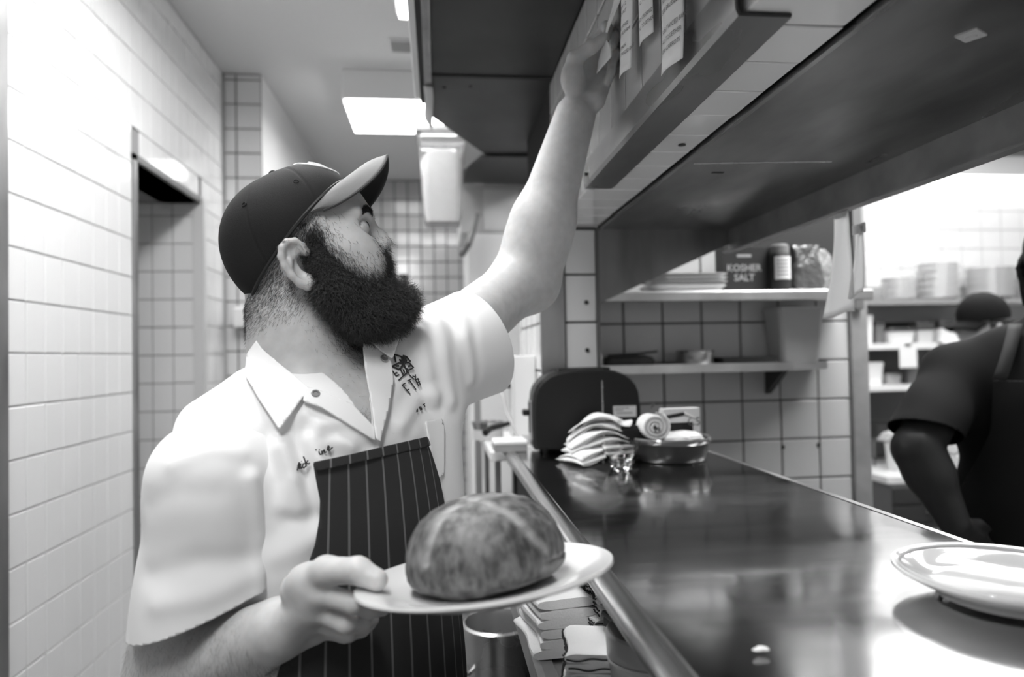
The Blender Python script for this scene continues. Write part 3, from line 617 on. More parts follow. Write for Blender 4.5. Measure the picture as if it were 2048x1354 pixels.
o = MB().sheet([[(-.085+.17*i/8, -.02+.04*j/3, .002+.003*math.sin(i*1.3+j)) for j in range(4)] for i in range(9)]).build('sheet', paper_m, t, True); solidify(o, .001)
t = thing('crumpled_wrap', 'crumpled grey wrap at the right end of the upper shelf', 'wrap', (1.283, 2.08, SZU))
bm = bmesh.new(); bmesh.ops.create_icosphere(bm, subdivisions=4, radius=.03)
for v in bm.verts: v.co = Vector((v.co.x*1.2, v.co.y*1.0, max(0, v.co.z*.9+.022)))*(1+.22*math.sin(170*v.co.x+90*v.co.z)*math.cos(140*v.co.y+60*v.co.z))
MB().bm(bm).build('wrap', mat('wrap_grey', .22, .4), t, True)
t = thing('back_panel', 'dark panel behind the salt box with a grey upright at its right end', 'panel', (1.17, 2.19, SZU+.0))
child(box('sheet', .934, 1.37, 2.182, 2.192, SZU, 2.0, mat('panel_dark', .035, .6)), t)
child(MB().box(1.37, 1.401, 2.165, 2.195, SZU-.05, 2.05, .002).build('upright', mat('grey_upright', .22, .5, .3)), t)
# lower shelf things
t = thing('small_carton', 'small white carton at the left end of the lower wall shelf', 'carton', (.476, 2.10, SZL))
MB().box(-.026, .024, -.015, .015, 0, .038, .001).build('carton', paper_m, t); MB().box(-.02, .016, -.0156, -.015, .012, .018).build('print', ink_m, t); MB().box(-.02, .006, -.0156, -.015, .022, .027).build('print', ink_m, t)
t = thing('utensil_pile', 'dark jumble of utensils lying left on the lower wall shelf', 'utensils', (.585, 2.11, SZL))
loft([ring(.075, .03, .012, 0), ring(.08, .034, .015, .014), ring(.07, .03, .015, .024), ring(.05, .018, .01, .03)], 'roll', mat('dark_cloth', .03, .8, bump=(40, .8, .01)), t, True, True)
MB().tube([(-.07, -.03, .03), (.02, -.033, .034), (.085, -.03, .04)], .004, 6).build('handle', black_m, t)
t = thing('steel_tin', 'round steel tin near the middle of the lower wall shelf', 'tin', (.796, 2.10, SZL))
MB().lathe([(.0001, 0), (.054, 0), (.056, .003), (.055, .034), (.057, .036), (.057, .041), (.054, .041), (.053, .008), (.0001, .006)], n=40).build('body', mat('tin_metal', .5, .3, .9), t, True)
MB().lathe([(.0555, .034), (.0585, .036), (.0585, .040), (.0555, .042)], n=40).build('rim', steel_m, t, True)
t = thing('black_tray', 'flat black tray lying right of the steel tin', 'tray', (.955, 2.11, SZL))
MB().box(-.085, .09, -.05, .05, 0, .006, .002).build('base', black_m, t)
loft([ring(.087, .052, .01, .004), ring(.092, .056, .012, .018), ring(.089, .053, .012, .018), ring(.084, .049, .01, .006)], 'rim', black_m, t, False)
t = thing('measuring_tub', 'tall translucent tub at the right end of the lower wall shelf', 'tub', (1.137, 2.135, SZL))
o = loft([ring(.058, .045, .015, 0), ring(.06, .047, .015, .006), ring(.074, .058, .018, .165), ring(.078, .062, .018, .168)], 'body', mat('cloudy_plastic', .78, .35, trans=.3, ior=1.2), t); solidify(o, .002)
loft([ring(.079, .063, .018, .162), ring(.08, .064, .018, .17), ring(.074, .058, .016, .172)], 'rim', mat('cloudy_rim', .7, .35), t, False)
# ================================================================ order tickets
def ticket(label, pts_fn, w, h, lines, m=paper_m, size=.0068, name='order_ticket'):
    """pts_fn(u,v): u 0..w across, v 0..h down -> world point"""
    t = thing(name, label, 'ticket', pts_fn(w/2, h))
    g = [[pts_fn(w*i/8, h*j/22) for i in range(9)] for j in range(23)]
    o = MB().sheet(g).build('slip', m, None, True); solidify(o, .0004, 0); child(o, t)
    for v, s, u0 in lines:
        fnm = lambda a, b, v=v: tuple(Vector(pts_fn(a, v-b))+Vector((-.0012, 0, 0)))
        o = text_on(fnm, s, size, u0, 0, 'printed_line', ink_m, None); child(o, t)
    t['group'] = 'order tickets on the pass'; return t
# D: nearest ticket, its foot hanging over the rail
def fD(u, v):
    y = 0.842-u; z = 2.13-v; k = max(0, v-.22); return Vector((.287-.10*k*k*6-.004*math.sin(u*60)*(.4+v), y, z-0.10*u*(1 if v > .2 else v/.2)))
ticket('nearest printed order ticket, its foot curling over the steel rail', lambda u, v: fD(u, v), .070, .285,
       [(.10+.0125*i, s, .008) for i, s in enumerate(('SALAD', 'SIDE GREENS', '  NO SALT', 'HALF CHKN', 'SALMON', 'SMASHED', 'TOMATO', '  MED', 'PICKLES', 'SIDE BRUSSEL', '', 'SIDE TWICED BAKED', 'ALL TOGETHER', 'SIDE CARROTS'))], size=.0082)
def fB(u, v): return Vector((.289-.05*max(0, v-.12)-.003*math.sin(u*70), 1.035-u*.95, 2.14-v-.08*u*(v/.2)))
ticket('long printed order ticket hanging nearest the raised hand', fB, .058, .222,
       [(.07+.0105*i, s, .004) for i, s in enumerate(('TABLE 12', '2 BURGER', '  MED', 'SALMON', '', 'CHKN 1/2', '  NO SALT', '', 'SIDE WINGS', 'SIDE MUSHRM', '', 'SIDE MASH', 'SIDE TWICED BAKED', 'FIRE'))], size=.0076)
def fC(u, v): return Vector((.296-.003*math.sin(u*60), .968-u*.95, 2.13-v-.10*u*(v/.2)))
ticket('shorter printed order ticket half hidden behind the long one', fC, .062, .192,
       [(.06+.0115*i, s, .012) for i, s in enumerate(('STEAK', '  RARE', 'SALAD', '', 'FRIES', 'SIDE', 'SIDE BRUSSEL', '  ALL TOG', '', 'SIDE CREAMED', 'ALL TOGETHER'))], size=.0076)
# paper slips hanging from the hood lip
slip_m = thin_sheet(mat('slip_paper', .85, .8), .9, .55)
def lipslip(label, y0, y1, zt, zb, x, flare):
    t = thing('hanging_slip', label, 'paper', (x, (y0+y1)/2, zb)); t['group'] = 'paper slips hung from the hood lip'
    g = []
    for j in range(15):
        v = j/14; row = []
        for i in range(7):
            u = i/6-.5; wd = (y0-y1)*(.62+flare*v*v); row.append(Vector((x-.003*math.sin(3*v+u*4)-.010*v*v*(1 if i % 6 else 1.2), (y0+y1)/2-u*wd, lerp(zt, zb, v)+.006*math.sin(5*u)*v)))
        g.append(row)
    o = MB().sheet(g).build('slip', mat('slip_paper', .72, .8), None, True); solidify(o, .0005, 0); child(o, t)
    child(box('tape', x-.0015, x+.001, (y0+y1)/2-.02, (y0+y1)/2+.02, zt-.012, zt+.006, mat('tape', .6, .4)), t)
lipslip('flared paper slip hanging from the hood lip before the salt shelf', 1.345, 1.25, 1.77, 1.566, .797, .45)
lipslip('narrow paper slip hanging just behind the flared slip', 1.275, 1.225, 1.73, 1.60, .803, .2)
# ================================================================ kitchen shelves behind
KY = 3.95
white_bright = mat('bright_shelf', .82, .4)
t = thing('kitchen_rack', 'wall of bright kitchen shelves behind the cooks', 'shelves', (3.1, 4.05, 0))
def kbox(nm, x0, x1, y0, y1, z0, z1, m): child(box(nm, x0, x1, y0, y1, z0, z1, m), t)
kbox('shelf', 2.45, 4.2, 3.88, 4.2, 1.755, 1.787, mat('rack_steel', .45, .4, .6))
kbox('shelf', 2.45, 4.2, 3.88, 4.2, 1.49, 1.525, white_bright)
kbox('shelf', 2.45, 3.7, 3.88, 4.2, 1.245, 1.278, white_bright)
kbox('back', 2.45, 4.2, 4.195, 4.205, .8, 1.755, mat('rack_back', .10, .5))
for x in (2.46, 3.75): kbox('post', x, x+.03, 4.16, 4.19, .80, 1.80, steel_dull)
kbox('valance', 2.45, 4.2, 4.10, 4.12, 1.66, 1.755, mat('valance_grey', .30, .5))
# plates on the top shelf: each plate a thing of its own
def base_plate(R):
    me = MB().lathe([(.0001, .002), (R*.6, .002), (R*.62, 0), (R*.68, .003), (R, .016), (R*.99, .019), (R*.68, .008), (.0001, .006)], n=28).build('china_plate', china_m, None, True); return me
stacks = ((2.815, 9, .098, 'left'), (3.075, 15, .118, 'tall middle'), (3.42, 13, .135, 'wide right'), (3.72, 14, .12, 'far right'))
for sx, n, R, nm in stacks:
    p0 = None
    for k in range(n):
        ordn = ('bottom', 'second', 'third', 'fourth', 'fifth', 'sixth', 'seventh', 'eighth', 'ninth', 'tenth', 'eleventh', 'twelfth', 'thirteenth', 'fourteenth', 'fifteenth')
        lab = ('top white plate of the %s stack on the kitchen shelf' % nm) if k == n-1 else ('bottom white plate of the %s stack on the kitchen shelf' % nm) if k == 0 else 'white plate, %s from the bottom of the %s stack on the kitchen shelf' % (ordn[k], nm)
        if p0 is None: p0 = o = base_plate(R)
        else: o = p0.copy(); C.objects.link(o)
        o.location = (sx+.004*math.sin(k*2.1), 4.0, 1.788+.0145*k); tag(o, lab, 'plate', 'plates in the %s stack' % nm)
# containers on the middle shelf
def tub(label, x, w, h, top, body_v, lid_v, z=1.526, y=3.98):
    t = thing('food_tub', label, 'tub', (x, y, z)); a = w/2
    loft([ring(a*.82, a*.7, a*.25, 0), ring(a*.85, a*.72, a*.25, h*.1), ring(a, a*.85, a*.3, h)], 'body', mat('tub_%d' % int(body_v*100), body_v, .4), t, True, True)
    if top: loft([ring(a*1.04, a*.88, a*.3, h), ring(a*1.05, a*.9, a*.3, h+top*.3), ring(a*.98, a*.84, a*.3, h+top)], 'lid', mat('lid_%d' % int(lid_v*100), lid_v, .4), t, True, True)
    return t
t = tub('tall white tub at the left end of the middle kitchen shelf', 2.568, .085, .16, .012, .85, .85)
tub('slim dark jar beside the tall white tub', 2.66, .06, .11, .03, .16, .05)
tub('wide tub with a dark lid and pale lower half on the middle shelf', 2.775, .17, .07, .022, .78, .05)
tub('grey striped tub in the middle of the middle shelf', 2.94, .115, .075, .05, .55, .05)
tub('white rimmed tub with dark contents left of the capped cook', 3.10, .155, .085, .05, .84, .04)
tub('last pale tub on the middle shelf before the capped cook', 3.28, .14, .08, .02, .6, .3)
# lower shelf things
tub('white tub at the left end of the lower kitchen shelf', 2.60, .12, .12, .014, .82, .8, 1.279)
for k, (x, w_, h_, v) in enumerate(((2.73, .1, .05, .4), (2.86, .09, .09, .12), (2.97, .12, .06, .2))):
    tub(('grey tin on the lower kitchen shelf by the white tub', 'dark jar in the middle of the lower kitchen shelf', 'low dark tin right of the jar on the lower kitchen shelf')[k], x, w_, h_, .012, v, v*.7, 1.279)
for k, (x, lab) in enumerate(((2.775, 'left white label card hanging under the middle kitchen shelf'), (2.985, 'right white label card hanging under the middle kitchen shelf'))):
    t = thing('label_card', lab, 'card', (x, 3.875, 1.40), 0, 'label cards under the shelf')
    MB().box(-.055, .055, -.001, .001, -.02, .115, .0005).build('card', paper_m, t); MB().box(-.02, .02, -.004, .004, .105, .125, .001).build('clip', steel_dull, t)
# prep counter below
t = thing('prep_counter', 'white topped prep counter with dark drawers under the kitchen shelves', 'counter', (3.1, 3.9, 0))
child(box('worktop', 2.40, 4.2, 3.55, 4.19, .765, .80, white_bright), t)
for k in range(6): child(MB().box(2.42, 3.10, 3.53, 3.548, .16+.10*k, .245+.10*k, .004).build('drawer_front', mat('drawer_dark', .045, .4), None), t)
child(box('carcass', 2.42, 3.10, 3.549, 4.18, .1, .764, mat('carcass_grey', .12, .5)), t)
child(MB().box(3.12, 4.18, 3.549, 4.18, .1, .764).build('fridge_door', black_m), t)
for k in range(6): child(MB().tube([(2.6, 3.522, .215+.10*k), (2.9, 3.522, .215+.10*k)], .006, 6).build('drawer_handle', mat('handle_grey', .3, .4, .7)), t)
for k, (x, y, w_, h_, v, lab) in enumerate(((2.63, 3.75, .15, .16, .88, 'stack of white paper cups at the left end of the prep counter'), (2.80, 3.72, .12, .07, .85, 'white tub right of the cup stack on the prep counter'), (3.05, 3.78, .2, .06, .8, 'low white tray on the prep counter beside the elbow'), (3.30, 3.78, .22, .09, .75, 'pale box on the prep counter behind the bent arm'))):
    tub(lab, x, w_, h_, .015, v, .8, .801, y)
for k, (x, r_, lab) in enumerate(((2.66, .09, 'upper dark saucepan on the prep counter'), (2.85, .075, 'small dark saucepan right of the upper one'))):
    t = thing('saucepan', lab, 'pan', (x, 3.98, .96)); 
    MB().lathe([(.0001, 0), (r_, 0), (r_*1.02, .01), (r_*1.05, .09), (r_*1.08, .093), (r_, .09), (r_*.95, .01), (.0001, .008)], n=24).build('body', mat('pan_dark', .08, .35, .6), t, True)
    MB().tube([(0, -r_, .075), (-.05, -r_-.1, .09)], .009, 6).build('handle', blackgl, t)
t = thing('pan_stand', 'grey wire stand carrying the dark saucepans', 'stand', (2.75, 3.98, .801))
MB().box(-.22, .22, -.1, .1, .15, .157, .002).build('top', steel_dull, t)
for x in (-.2, .19):
    for y in (-.09, .08): box('leg', x, x+.01, y, y+.01, 0, .15, steel_dull, t)
t = thing('kitchen_light_cover', 'bright lit hood panel above the far kitchen tiles', 'light', (3.2, 4.1, 2.56))
MB().box(-.9, 1.2, -.12, .095, 0, .12, .004).build('housing', mat('lit_housing', .85, .5), t)
MB().box(-.85, 1.15, -.11, .09, -.006, .0, .002).build('diffuser', mat('lit_cover', .9, .4, emit=2.2), t)
# ================================================================ implicit surfaces for people and cloth
def A3(p): return np.array(p, dtype=np.float64)
class Field:
    """signed distance built from round cones, ellipsoids and boxes, blended smoothly"""
    def __init__(s): s.p = []
    def cone(s, a, b, r1, r2, k=.02, op='+', flat=None):
        a, b = A3(a), A3(b); d = b-a; L2 = max(d.dot(d), 1e-12)
        if flat is None:
            def fn(P):
                q = P-a; t = np.clip(q@d/L2, 0, 1); return np.linalg.norm(q-t[:, None]*d, axis=1)-(r1+(r2-r1)*t)
        else:                       # flat = (axis, factor): squash the section along an axis
            ax = A3(flat[0]); ax = ax/np.linalg.norm(ax); f = flat[1]
            def fn(P):
                q = P-a; t = np.clip(q@d/L2, 0, 1); v = q-t[:, None]*d; h = v@ax; v = v+np.outer(h*(1/f-1), ax); return (np.linalg.norm(v, axis=1)-(r1+(r2-r1)*t))*(f if f < 1 else 1)
        s.p.append((fn, (a+b)/2, math.sqrt(L2)/2+max(r1, r2)*(max(1, flat[1]) if flat else 1), k, op)); return s
    def chain(s, pts, rs, k=.006, op='+'):
        for i in range(len(pts)-1): s.cone(pts[i], pts[i+1], rs[i], rs[i+1], k, op)
        return s
    def ell(s, c, r, R=None, k=.02, op='+'):
        c = A3(c); r = A3(r); R = np.eye(3) if R is None else np.array(R)   # rows of R: axes
        def fn(P):
            q = (P-c)@R.T; k0 = np.linalg.norm(q/r, axis=1); k1 = np.linalg.norm(q/(r*r), axis=1)+1e-9; return k0*(k0-1)/k1
        s.p.append((fn, c, float(r.max()), k, op)); return s
    def box(s, c, h, R=None, rr=.004, k=.01, op='+'):
        c = A3(c); h = A3(h)-rr; R = np.eye(3) if R is None else np.array(R)
        def fn(P):
            q = np.abs((P-c)@R.T)-h; return np.linalg.norm(np.maximum(q, 0), axis=1)+np.minimum(q.max(axis=1), 0)-rr
        s.p.append((fn, c, float(np.linalg.norm(h))+rr, k, op)); return s
    def fn(s, f, c, rad, k=.01, op='+'): s.p.append((f, A3(c), rad, k, op)); return s
    def __call__(s, P, c=None, rad=None):
        P = np.atleast_2d(P); d = np.full(len(P), 1e3)
        for fn, pc, pr, k, op in s.p:
            if c is not None and np.linalg.norm(pc-c)-pr-rad > .04+k: continue
            e = fn(P)
            if op == '+': h = np.clip(.5+.5*(d-e)/k, 0, 1); d = d*(1-h)+e*h-k*h*(1-h)
            elif op == '-': h = np.clip(.5-.5*(d+e)/k, 0, 1); d = d*(1-h)-e*h+k*h*(1-h)
        return d
    def bounds(s):
        lo = np.min([pc-pr for _, pc, pr, _, o in s.p if o == '+'], axis=0); hi = np.max([pc+pr for _, pc, pr, _, o in s.p if o == '+'], axis=0); return lo, hi
    def grad(s, P, e=.0015):
        g = np.stack([s(P+e*np.eye(3)[i])-s(P-e*np.eye(3)[i]) for i in range(3)], 1); return g/(np.linalg.norm(g, axis=1)[:, None]+1e-12)
    def trace(s, px, py, off=0.0, t0=.25, tmax=4.0):
        px = np.atleast_1d(np.asarray(px, float)); py = np.atleast_1d(np.asarray(py, float))
        D = np.stack([(px-IW/2)/FPX, -(py-IH/2)/FPX, -np.ones_like(px)], 1)@RM.T; D /= np.linalg.norm(D, axis=1)[:, None]
        t = np.full(len(px), t0); best = np.full(len(px), 1e9); tb = t.copy()
        for _ in range(90):
            d = s(CAM+D*t[:, None])-off; b = d < best; best[b] = d[b]; tb[b] = t[b]
            t = t+np.where(np.abs(d) > 1e-5, d*.8, 0); t = np.minimum(t, tmax)
        ok = np.abs(s(CAM+D*t[:, None])-off) < .002
        return CAM+D*np.where(ok, t, tb)[:, None]
def surf(field, h, lo=None, hi=None, n=16):
    """surface nets on sparse bricks -> verts, quads"""
    l0, h0 = field.bounds()
    lo = l0-.02 if lo is None else A3(lo); hi = h0+.02 if hi is None else A3(hi)
    nb = np.ceil((hi-lo)/(h*n)).astype(int); diag = math.sqrt(3)*h*n/2
    I, J, K = np.meshgrid(*[np.arange(q) for q in nb], indexing='ij'); B = np.stack([I.ravel(), J.ravel(), K.ravel()], 1)
    cen = lo+(B+.5)*h*n; keep = np.abs(field(cen)) < diag*1.45+.012; B = B[keep]; cen = cen[keep]
    g = np.arange(n+1); off = np.stack(np.meshgrid(g, g, g, indexing='ij'), -1).reshape(-1, 3)
    dim = nb*n+2; keys = []; vs = []; edges = []
    corner = [(i, j, k) for i in (0, 1) for j in (0, 1) for k in (0, 1)]
    pairs = [(a, b) for a in range(8) for b in range(a+1, 8) if sum(abs(x-y) for x, y in zip(corner[a], corner[b])) == 1]
    co = np.array(corner, float)
    for b, c in zip(B, cen):
        base = b*n; P = lo+(base+off)*h; d = field(P, c, diag)
        if d.min() > 0 or d.max() < 0: continue
        D = d.reshape(n+1, n+1, n+1); S_ = D < 0
        cv = np.stack([D[i:n+i, j:n+j, k:n+k] for i, j, k in corner], -1); cs = cv < 0; m = cs.any(-1) & ~cs.all(-1)
        idx = np.argwhere(m)
        if len(idx) == 0: continue
        v = cv[m]; acc = np.zeros((len(v), 3)); cnt = np.zeros(len(v))
        for a_, b_ in pairs:
            va, vb = v[:, a_], v[:, b_]; x = (va < 0) != (vb < 0); t = np.where(x, va/np.where(x, va-vb, 1), 0)
            acc += np.where(x[:, None], co[a_]+t[:, None]*(co[b_]-co[a_]), 0); cnt += x
        gi = idx+base; vs.append(lo+(gi+acc/cnt[:, None])*h); keys.append((gi[:, 0]*dim[1]+gi[:, 1])*dim[2]+gi[:, 2])
        for ax in range(3):
            sl0 = [slice(0, n)]*3; sl1 = [slice(0, n)]*3; sl1[ax] = slice(1, n+1)
            s0, s1 = S_[tuple(sl0)], S_[tuple(sl1)]; e = np.argwhere(s0 != s1)
            if len(e): edges.append(np.concatenate([e+base, np.full((len(e), 1), ax), s0[tuple(e.T)][:, None].astype(int)], 1))
    keys = np.concatenate(keys); vs = np.concatenate(vs); order = np.argsort(keys); ks = keys[order]; vs = vs[order]
    E = np.concatenate(edges); quads = []
    for ax in range(3):
        e = E[E[:, 3] == ax]; u, v = (ax+1) % 3, (ax+2) % 3; q = []; ok = np.ones(len(e), bool)
        for du, dv in ((0, 0), (1, 0), (1, 1), (0, 1)):
            c = e[:, :3].copy(); c[:, u] -= du; c[:, v] -= dv; kk = (c[:, 0]*dim[1]+c[:, 1])*dim[2]+c[:, 2]
            p = np.searchsorted(ks, kk); p = np.minimum(p, len(ks)-1); ok &= (ks[p] == kk) & (c.min(1) >= 0); q.append(p)
        q = np.stack(q, 1)[ok]; fl = e[ok, 4] == 0; q[fl] = q[fl][:, ::-1]; quads.append(q)
    return vs, np.concatenate(quads)
def clip(V, F, s, extra=None):
    """keep the part of a mesh where the vertex scalar s <= 0 (clean cut along s = 0); returns verts, triangles"""
    F = np.asarray(F)
    T = np.concatenate([F[:, [0, 1, 2]], F[:, [0, 2, 3]]]) if F.shape[1] == 4 else F
    ins = s <= 0; k = ins[T].sum(1); out = [T[k == 3]]; V = list(V); cache = {}; s = np.asarray(s)
    def cut(a, b):
        key = (a, b) if a < b else (b, a)
        if key not in cache:
            t = s[a]/(s[a]-s[b]); cache[key] = len(V); V.append(V[a]+(V[b]-V[a])*t)
        return cache[key]
    ex = []
    for tri in T[(k == 1) | (k == 2)]:
        a, b, c = tri
        for _ in range(3):
            if ins[a] and not ins[b] and not ins[c]: ex.append((a, cut(a, b), cut(a, c))); break
            if ins[a] and ins[b] and not ins[c]:
                p, q = cut(b, c), cut(a, c); ex.append((a, b, p)); ex.append((a, p, q)); break
            a, b, c = b, c, a
    if ex: out.append(np.array(ex))
    T = np.concatenate(out); V = np.array(V); used = np.unique(T); mp = np.full(len(V), -1); mp[used] = np.arange(len(used)); return V[used], mp[T]
def poly_sd(P, poly):
    """signed distance to a 2-D polygon (negative inside)"""
    P = np.asarray(P, float); poly = np.asarray(poly, float); n = len(poly); d = np.full(len(P), 1e9); ins = np.zeros(len(P), bool)
    for i in range(n):
        a, b = poly[i], poly[(i+1) % n]; e = b-a; w_ = P-a; t = np.clip(w_@e/(e@e+1e-12), 0, 1); d = np.minimum(d, np.linalg.norm(w_-t[:, None]*e, axis=1))
        c = ((a[1] <= P[:, 1]) & (b[1] > P[:, 1])) | ((b[1] <= P[:, 1]) & (a[1] > P[:, 1]))
        with np.errstate(divide='ignore', invalid='ignore'): x = a[0]+(P[:, 1]-a[1])/(b[1]-a[1])*(b[0]-a[0])
        ins ^= c & (P[:, 0] < x)
    return np.where(ins, -d, d)
def smooth_poly(poly, it=2):
    for _ in range(it):
        q = []
        for i in range(len(poly)):
            a, b = np.array(poly[i], float), np.array(poly[(i+1) % len(poly)], float); q += [a*.75+b*.25, a*.25+b*.75]
        poly = q
    return poly
def npobj(name, V, F, m, parent=None, smooth=True, kind=None):
    me = bpy.data.meshes.new(name); V = np.asarray(V, np.float32); F = np.asarray(F, np.int32); k = F.shape[1]
    me.vertices.add(len(V)); me.vertices.foreach_set('co', V.ravel()); me.loops.add(F.size); me.loops.foreach_set('vertex_index', F.ravel())
    me.polygons.add(len(F)); me.polygons.foreach_set('loop_start', np.arange(0, F.size, k, dtype=np.int32)); me.polygons.foreach_set('loop_total', np.full(len(F), k, np.int32))
    me.update(calc_edges=True); me.validate()
    if smooth: me.polygons.foreach_set('use_smooth', np.ones(len(me.polygons), bool))
    return link(name, me, m, parent, kind)
def drape(poly, field, off, step=5.0, rounded=0):
    """a patch of cloth lying on a surface: outline given where it is seen, spread as a fine mesh over the field"""
    if rounded: poly = smooth_poly(poly, rounded)
    poly = np.array(poly, float); lo = poly.min(0)-step; hi = poly.max(0)+step
    xs = np.arange(lo[0], hi[0]+step, step); ys = np.arange(lo[1], hi[1]+step, step); X, Y = np.meshgrid(xs, ys, indexing='ij'); P = np.stack([X.ravel(), Y.ravel()], 1); ny = len(ys)
    F = np.array([(i*ny+j, (i+1)*ny+j, (i+1)*ny+j+1, i*ny+j+1) for i in range(len(xs)-1) for j in range(len(ys)-1)])
    V2, T = clip(np.c_[P, np.zeros(len(P))], F, poly_sd(P, poly)); V = field.trace(V2[:, 0], V2[:, 1])
    return V+field.grad(V)*(np.asarray(off(V2))[:, None] if callable(off) else off), T[:, ::-1]
def strands(name, roots, dirs, lens, m, parent, seg=5, curl=.25, rad=(.00011, .00004), gravity=0.0, seed=1):
    """hair: one curve per strand"""
    r_ = np.random.default_rng(seed); n = len(roots); P = np.zeros((n, seg+1, 3)); P[:, 0] = roots; d = dirs/np.linalg.norm(dirs, axis=1)[:, None]
    ax = r_.normal(size=(n, 3)); 
    for i in range(seg):
        w_ = np.cross(d, ax); w_ /= np.linalg.norm(w_, axis=1)[:, None]+1e-9
        d = d+curl*(w_*math.sin(1.1*i+.4)+.5*r_.normal(size=(n, 3)))+np.array([0, 0, -gravity]); d /= np.linalg.norm(d, axis=1)[:, None]
        P[:, i+1] = P[:, i]+d*(lens/seg)[:, None]
    hc = bpy.data.hair_curves.new(name); hc.add_curves([seg+1]*n); hc.attributes['position'].data.foreach_set('vector', P.astype(np.float32).ravel())
    R_ = np.tile(np.linspace(rad[0], rad[1], seg+1), n).astype(np.float32)
    at_ = hc.attributes.get('radius') or hc.attributes.new('radius', 'FLOAT', 'POINT'); at_.data.foreach_set('value', R_)
    o = bpy.data.objects.new(name, hc); C.objects.link(o); hc.materials.append(m)
    if parent is not None: o.parent = parent
    return o
def sample(V, F, n, seed=0, w=None):
    """random points on a mesh (optionally weighted per face) with normals"""
    r_ = np.random.default_rng(seed); F = np.asarray(F); T = np.concatenate([F[:, [0, 1, 2]], F[:, [0, 2, 3]]]) if F.shape[1] == 4 else F
    a, b, c = V[T[:, 0]], V[T[:, 1]], V[T[:, 2]]; nn = np.cross(b-a, c-a); ar = np.linalg.norm(nn, axis=1)/2
    pr = ar if w is None else ar*w((a+b+c)/3); pr = pr/pr.sum(); i = r_.choice(len(T), n, p=pr); u = r_.random((n, 2)); f = u.sum(1) > 1; u[f] = 1-u[f]
    return a[i]+(b[i]-a[i])*u[:, :1]+(c[i]-a[i])*u[:, 1:], nn[i]/(2*ar[i][:, None]+1e-12)
# ================================================================ the bearded man at the pass
skin = mat('skin', .56, .48, sss=.25, bump=(900, .10, .0006), mottle=(70, .93, 1.06))
hair_m = mat('hair_dark', .016, .5)
hair_g = mat('hair_grey', .05, .55)
def pxy(px, py, Y): return A3(at(px, py, Y=Y))
# --- head frame: forward, left, up
HO = A3((-.166, .932, 1.612)); TH = math.radians(20); PS = math.radians(2)
HF = A3((math.cos(TH)*math.cos(PS), math.cos(TH)*math.sin(PS), math.sin(TH))); HU = A3((-math.sin(TH)*math.cos(PS), -math.sin(TH)*math.sin(PS), math.cos(TH))); HL = np.cross(HU, HF)
HR = np.stack([HF, HL, HU])
def hp(f, l, u): return HO+(HF*f+HL*l+HU*u)*.001
def hloc(P): return (np.asarray(P)-HO)@HR.T*1000
# --- torso frame
EL_ = A3((.73, .683, 0)); EL_ /= np.linalg.norm(EL_); EF = A3((EL_[1], -EL_[0], 0)); EZ = A3((0, 0, 1)); TR = np.stack([EL_, EF, EZ])
TC = A3((-.145, .92, 0))
def tloc(P): return (np.asarray(P)-TC)@TR.T          # lateral, front, z
SR, SL = A3((-.252, .805, 1.360)), A3((-.02, 1.03, 1.49))
ER, WR = A3((-.322, .865, 1.118)), A3((-.163, .735, 1.228))
EL, WL = pxy(1052, 556, 1.195), pxy(1150, 232, 1.138)
NB = A3((-.168, .935, 1.455))
def torso(f, g=0.0, k=.03):
    f.ell((-.142, .918, 1.30), (.158+g, .112+g, .18+g), TR, k)
    f.ell((-.128, .928, 1.395), (.12+g, .082+g, .075+g), TR, k)
    f.ell((-.135, .905, 1.09), (.160+g, .130+g, .20+g), TR, k)
    f.ell((-.145, .92, .90), (.168+g, .125+g, .14+g), TR, k)
    f.cone(NB+A3((0, 0, -.025)), SR+A3((.02, .02, .0)), .050+g, .050+g, k)
    f.cone(NB+A3((.0, 0, -.02)), SL+A3((-.02, -.02, -.0)), .055+g, .058+g, k)
    return f
body = torso(Field())
# neck and head
body.cone(hp(-18, 0, -25), NB+A3((-.004, 0, -.03)), .057, .069, .03)
body.cone(hp(-36, 0, 0), NB+A3((-.02, .01, 0)), .043, .053, .02)
body.ell(hp(1, 0, 50), (.086, .074, .073), HR, .02)
body.ell(hp(52, 0, 0), (.047, .060, .070), HR, .03)
body.ell(hp(40, 0, -45), (.058, .054, .034), HR, .02)
body.ell(hp(82, 0, -66), (.020, .024, .018), HR, .02)
body.ell(hp(72, 0, 62), (.030, .055, .030), HR, .02)          # forehead
for s in (-1, 1):
    body.cone(hp(95, s*8, 45), hp(84, s*42, 42), .0085, .009, .014)      # brow
    body.ell(hp(64, s*43, 2), (.026, .020, .022), HR, .022)              # cheekbone
    body.ell(hp(70, s*30, -22), (.026, .026, .024), HR, .022)
    body.ell(hp(97, s*31, 24), (.015, .017, .0115), HR, .010, '-')       # eye socket
body.cone(hp(93, 0, 40), hp(103, 0, 12), .0075, .0088, .008)             # nose
body.cone(hp(103, 0, 12), hp(107, 0, 2), .0085, .0098, .006)
for s in (-1, 1): body.ell(hp(97, s*11, -2), (.0115, .0068, .0075), HR, .005)
for s in (-1, 1): body.ell(hp(103, s*5.5, -8.5), (.0055, .0032, .004), HR, .002, '-')
body.ell(hp(82, 0, -20), (.020, .027, .018), HR, .012)
for s in (-1, 1):
    body.cone(hp(98, 0, -26), hp(86, s*22, -31), .0062, .004, .004)
    body.cone(hp(96, 0, -37), hp(86, s*20, -34), .0068, .004, .004)
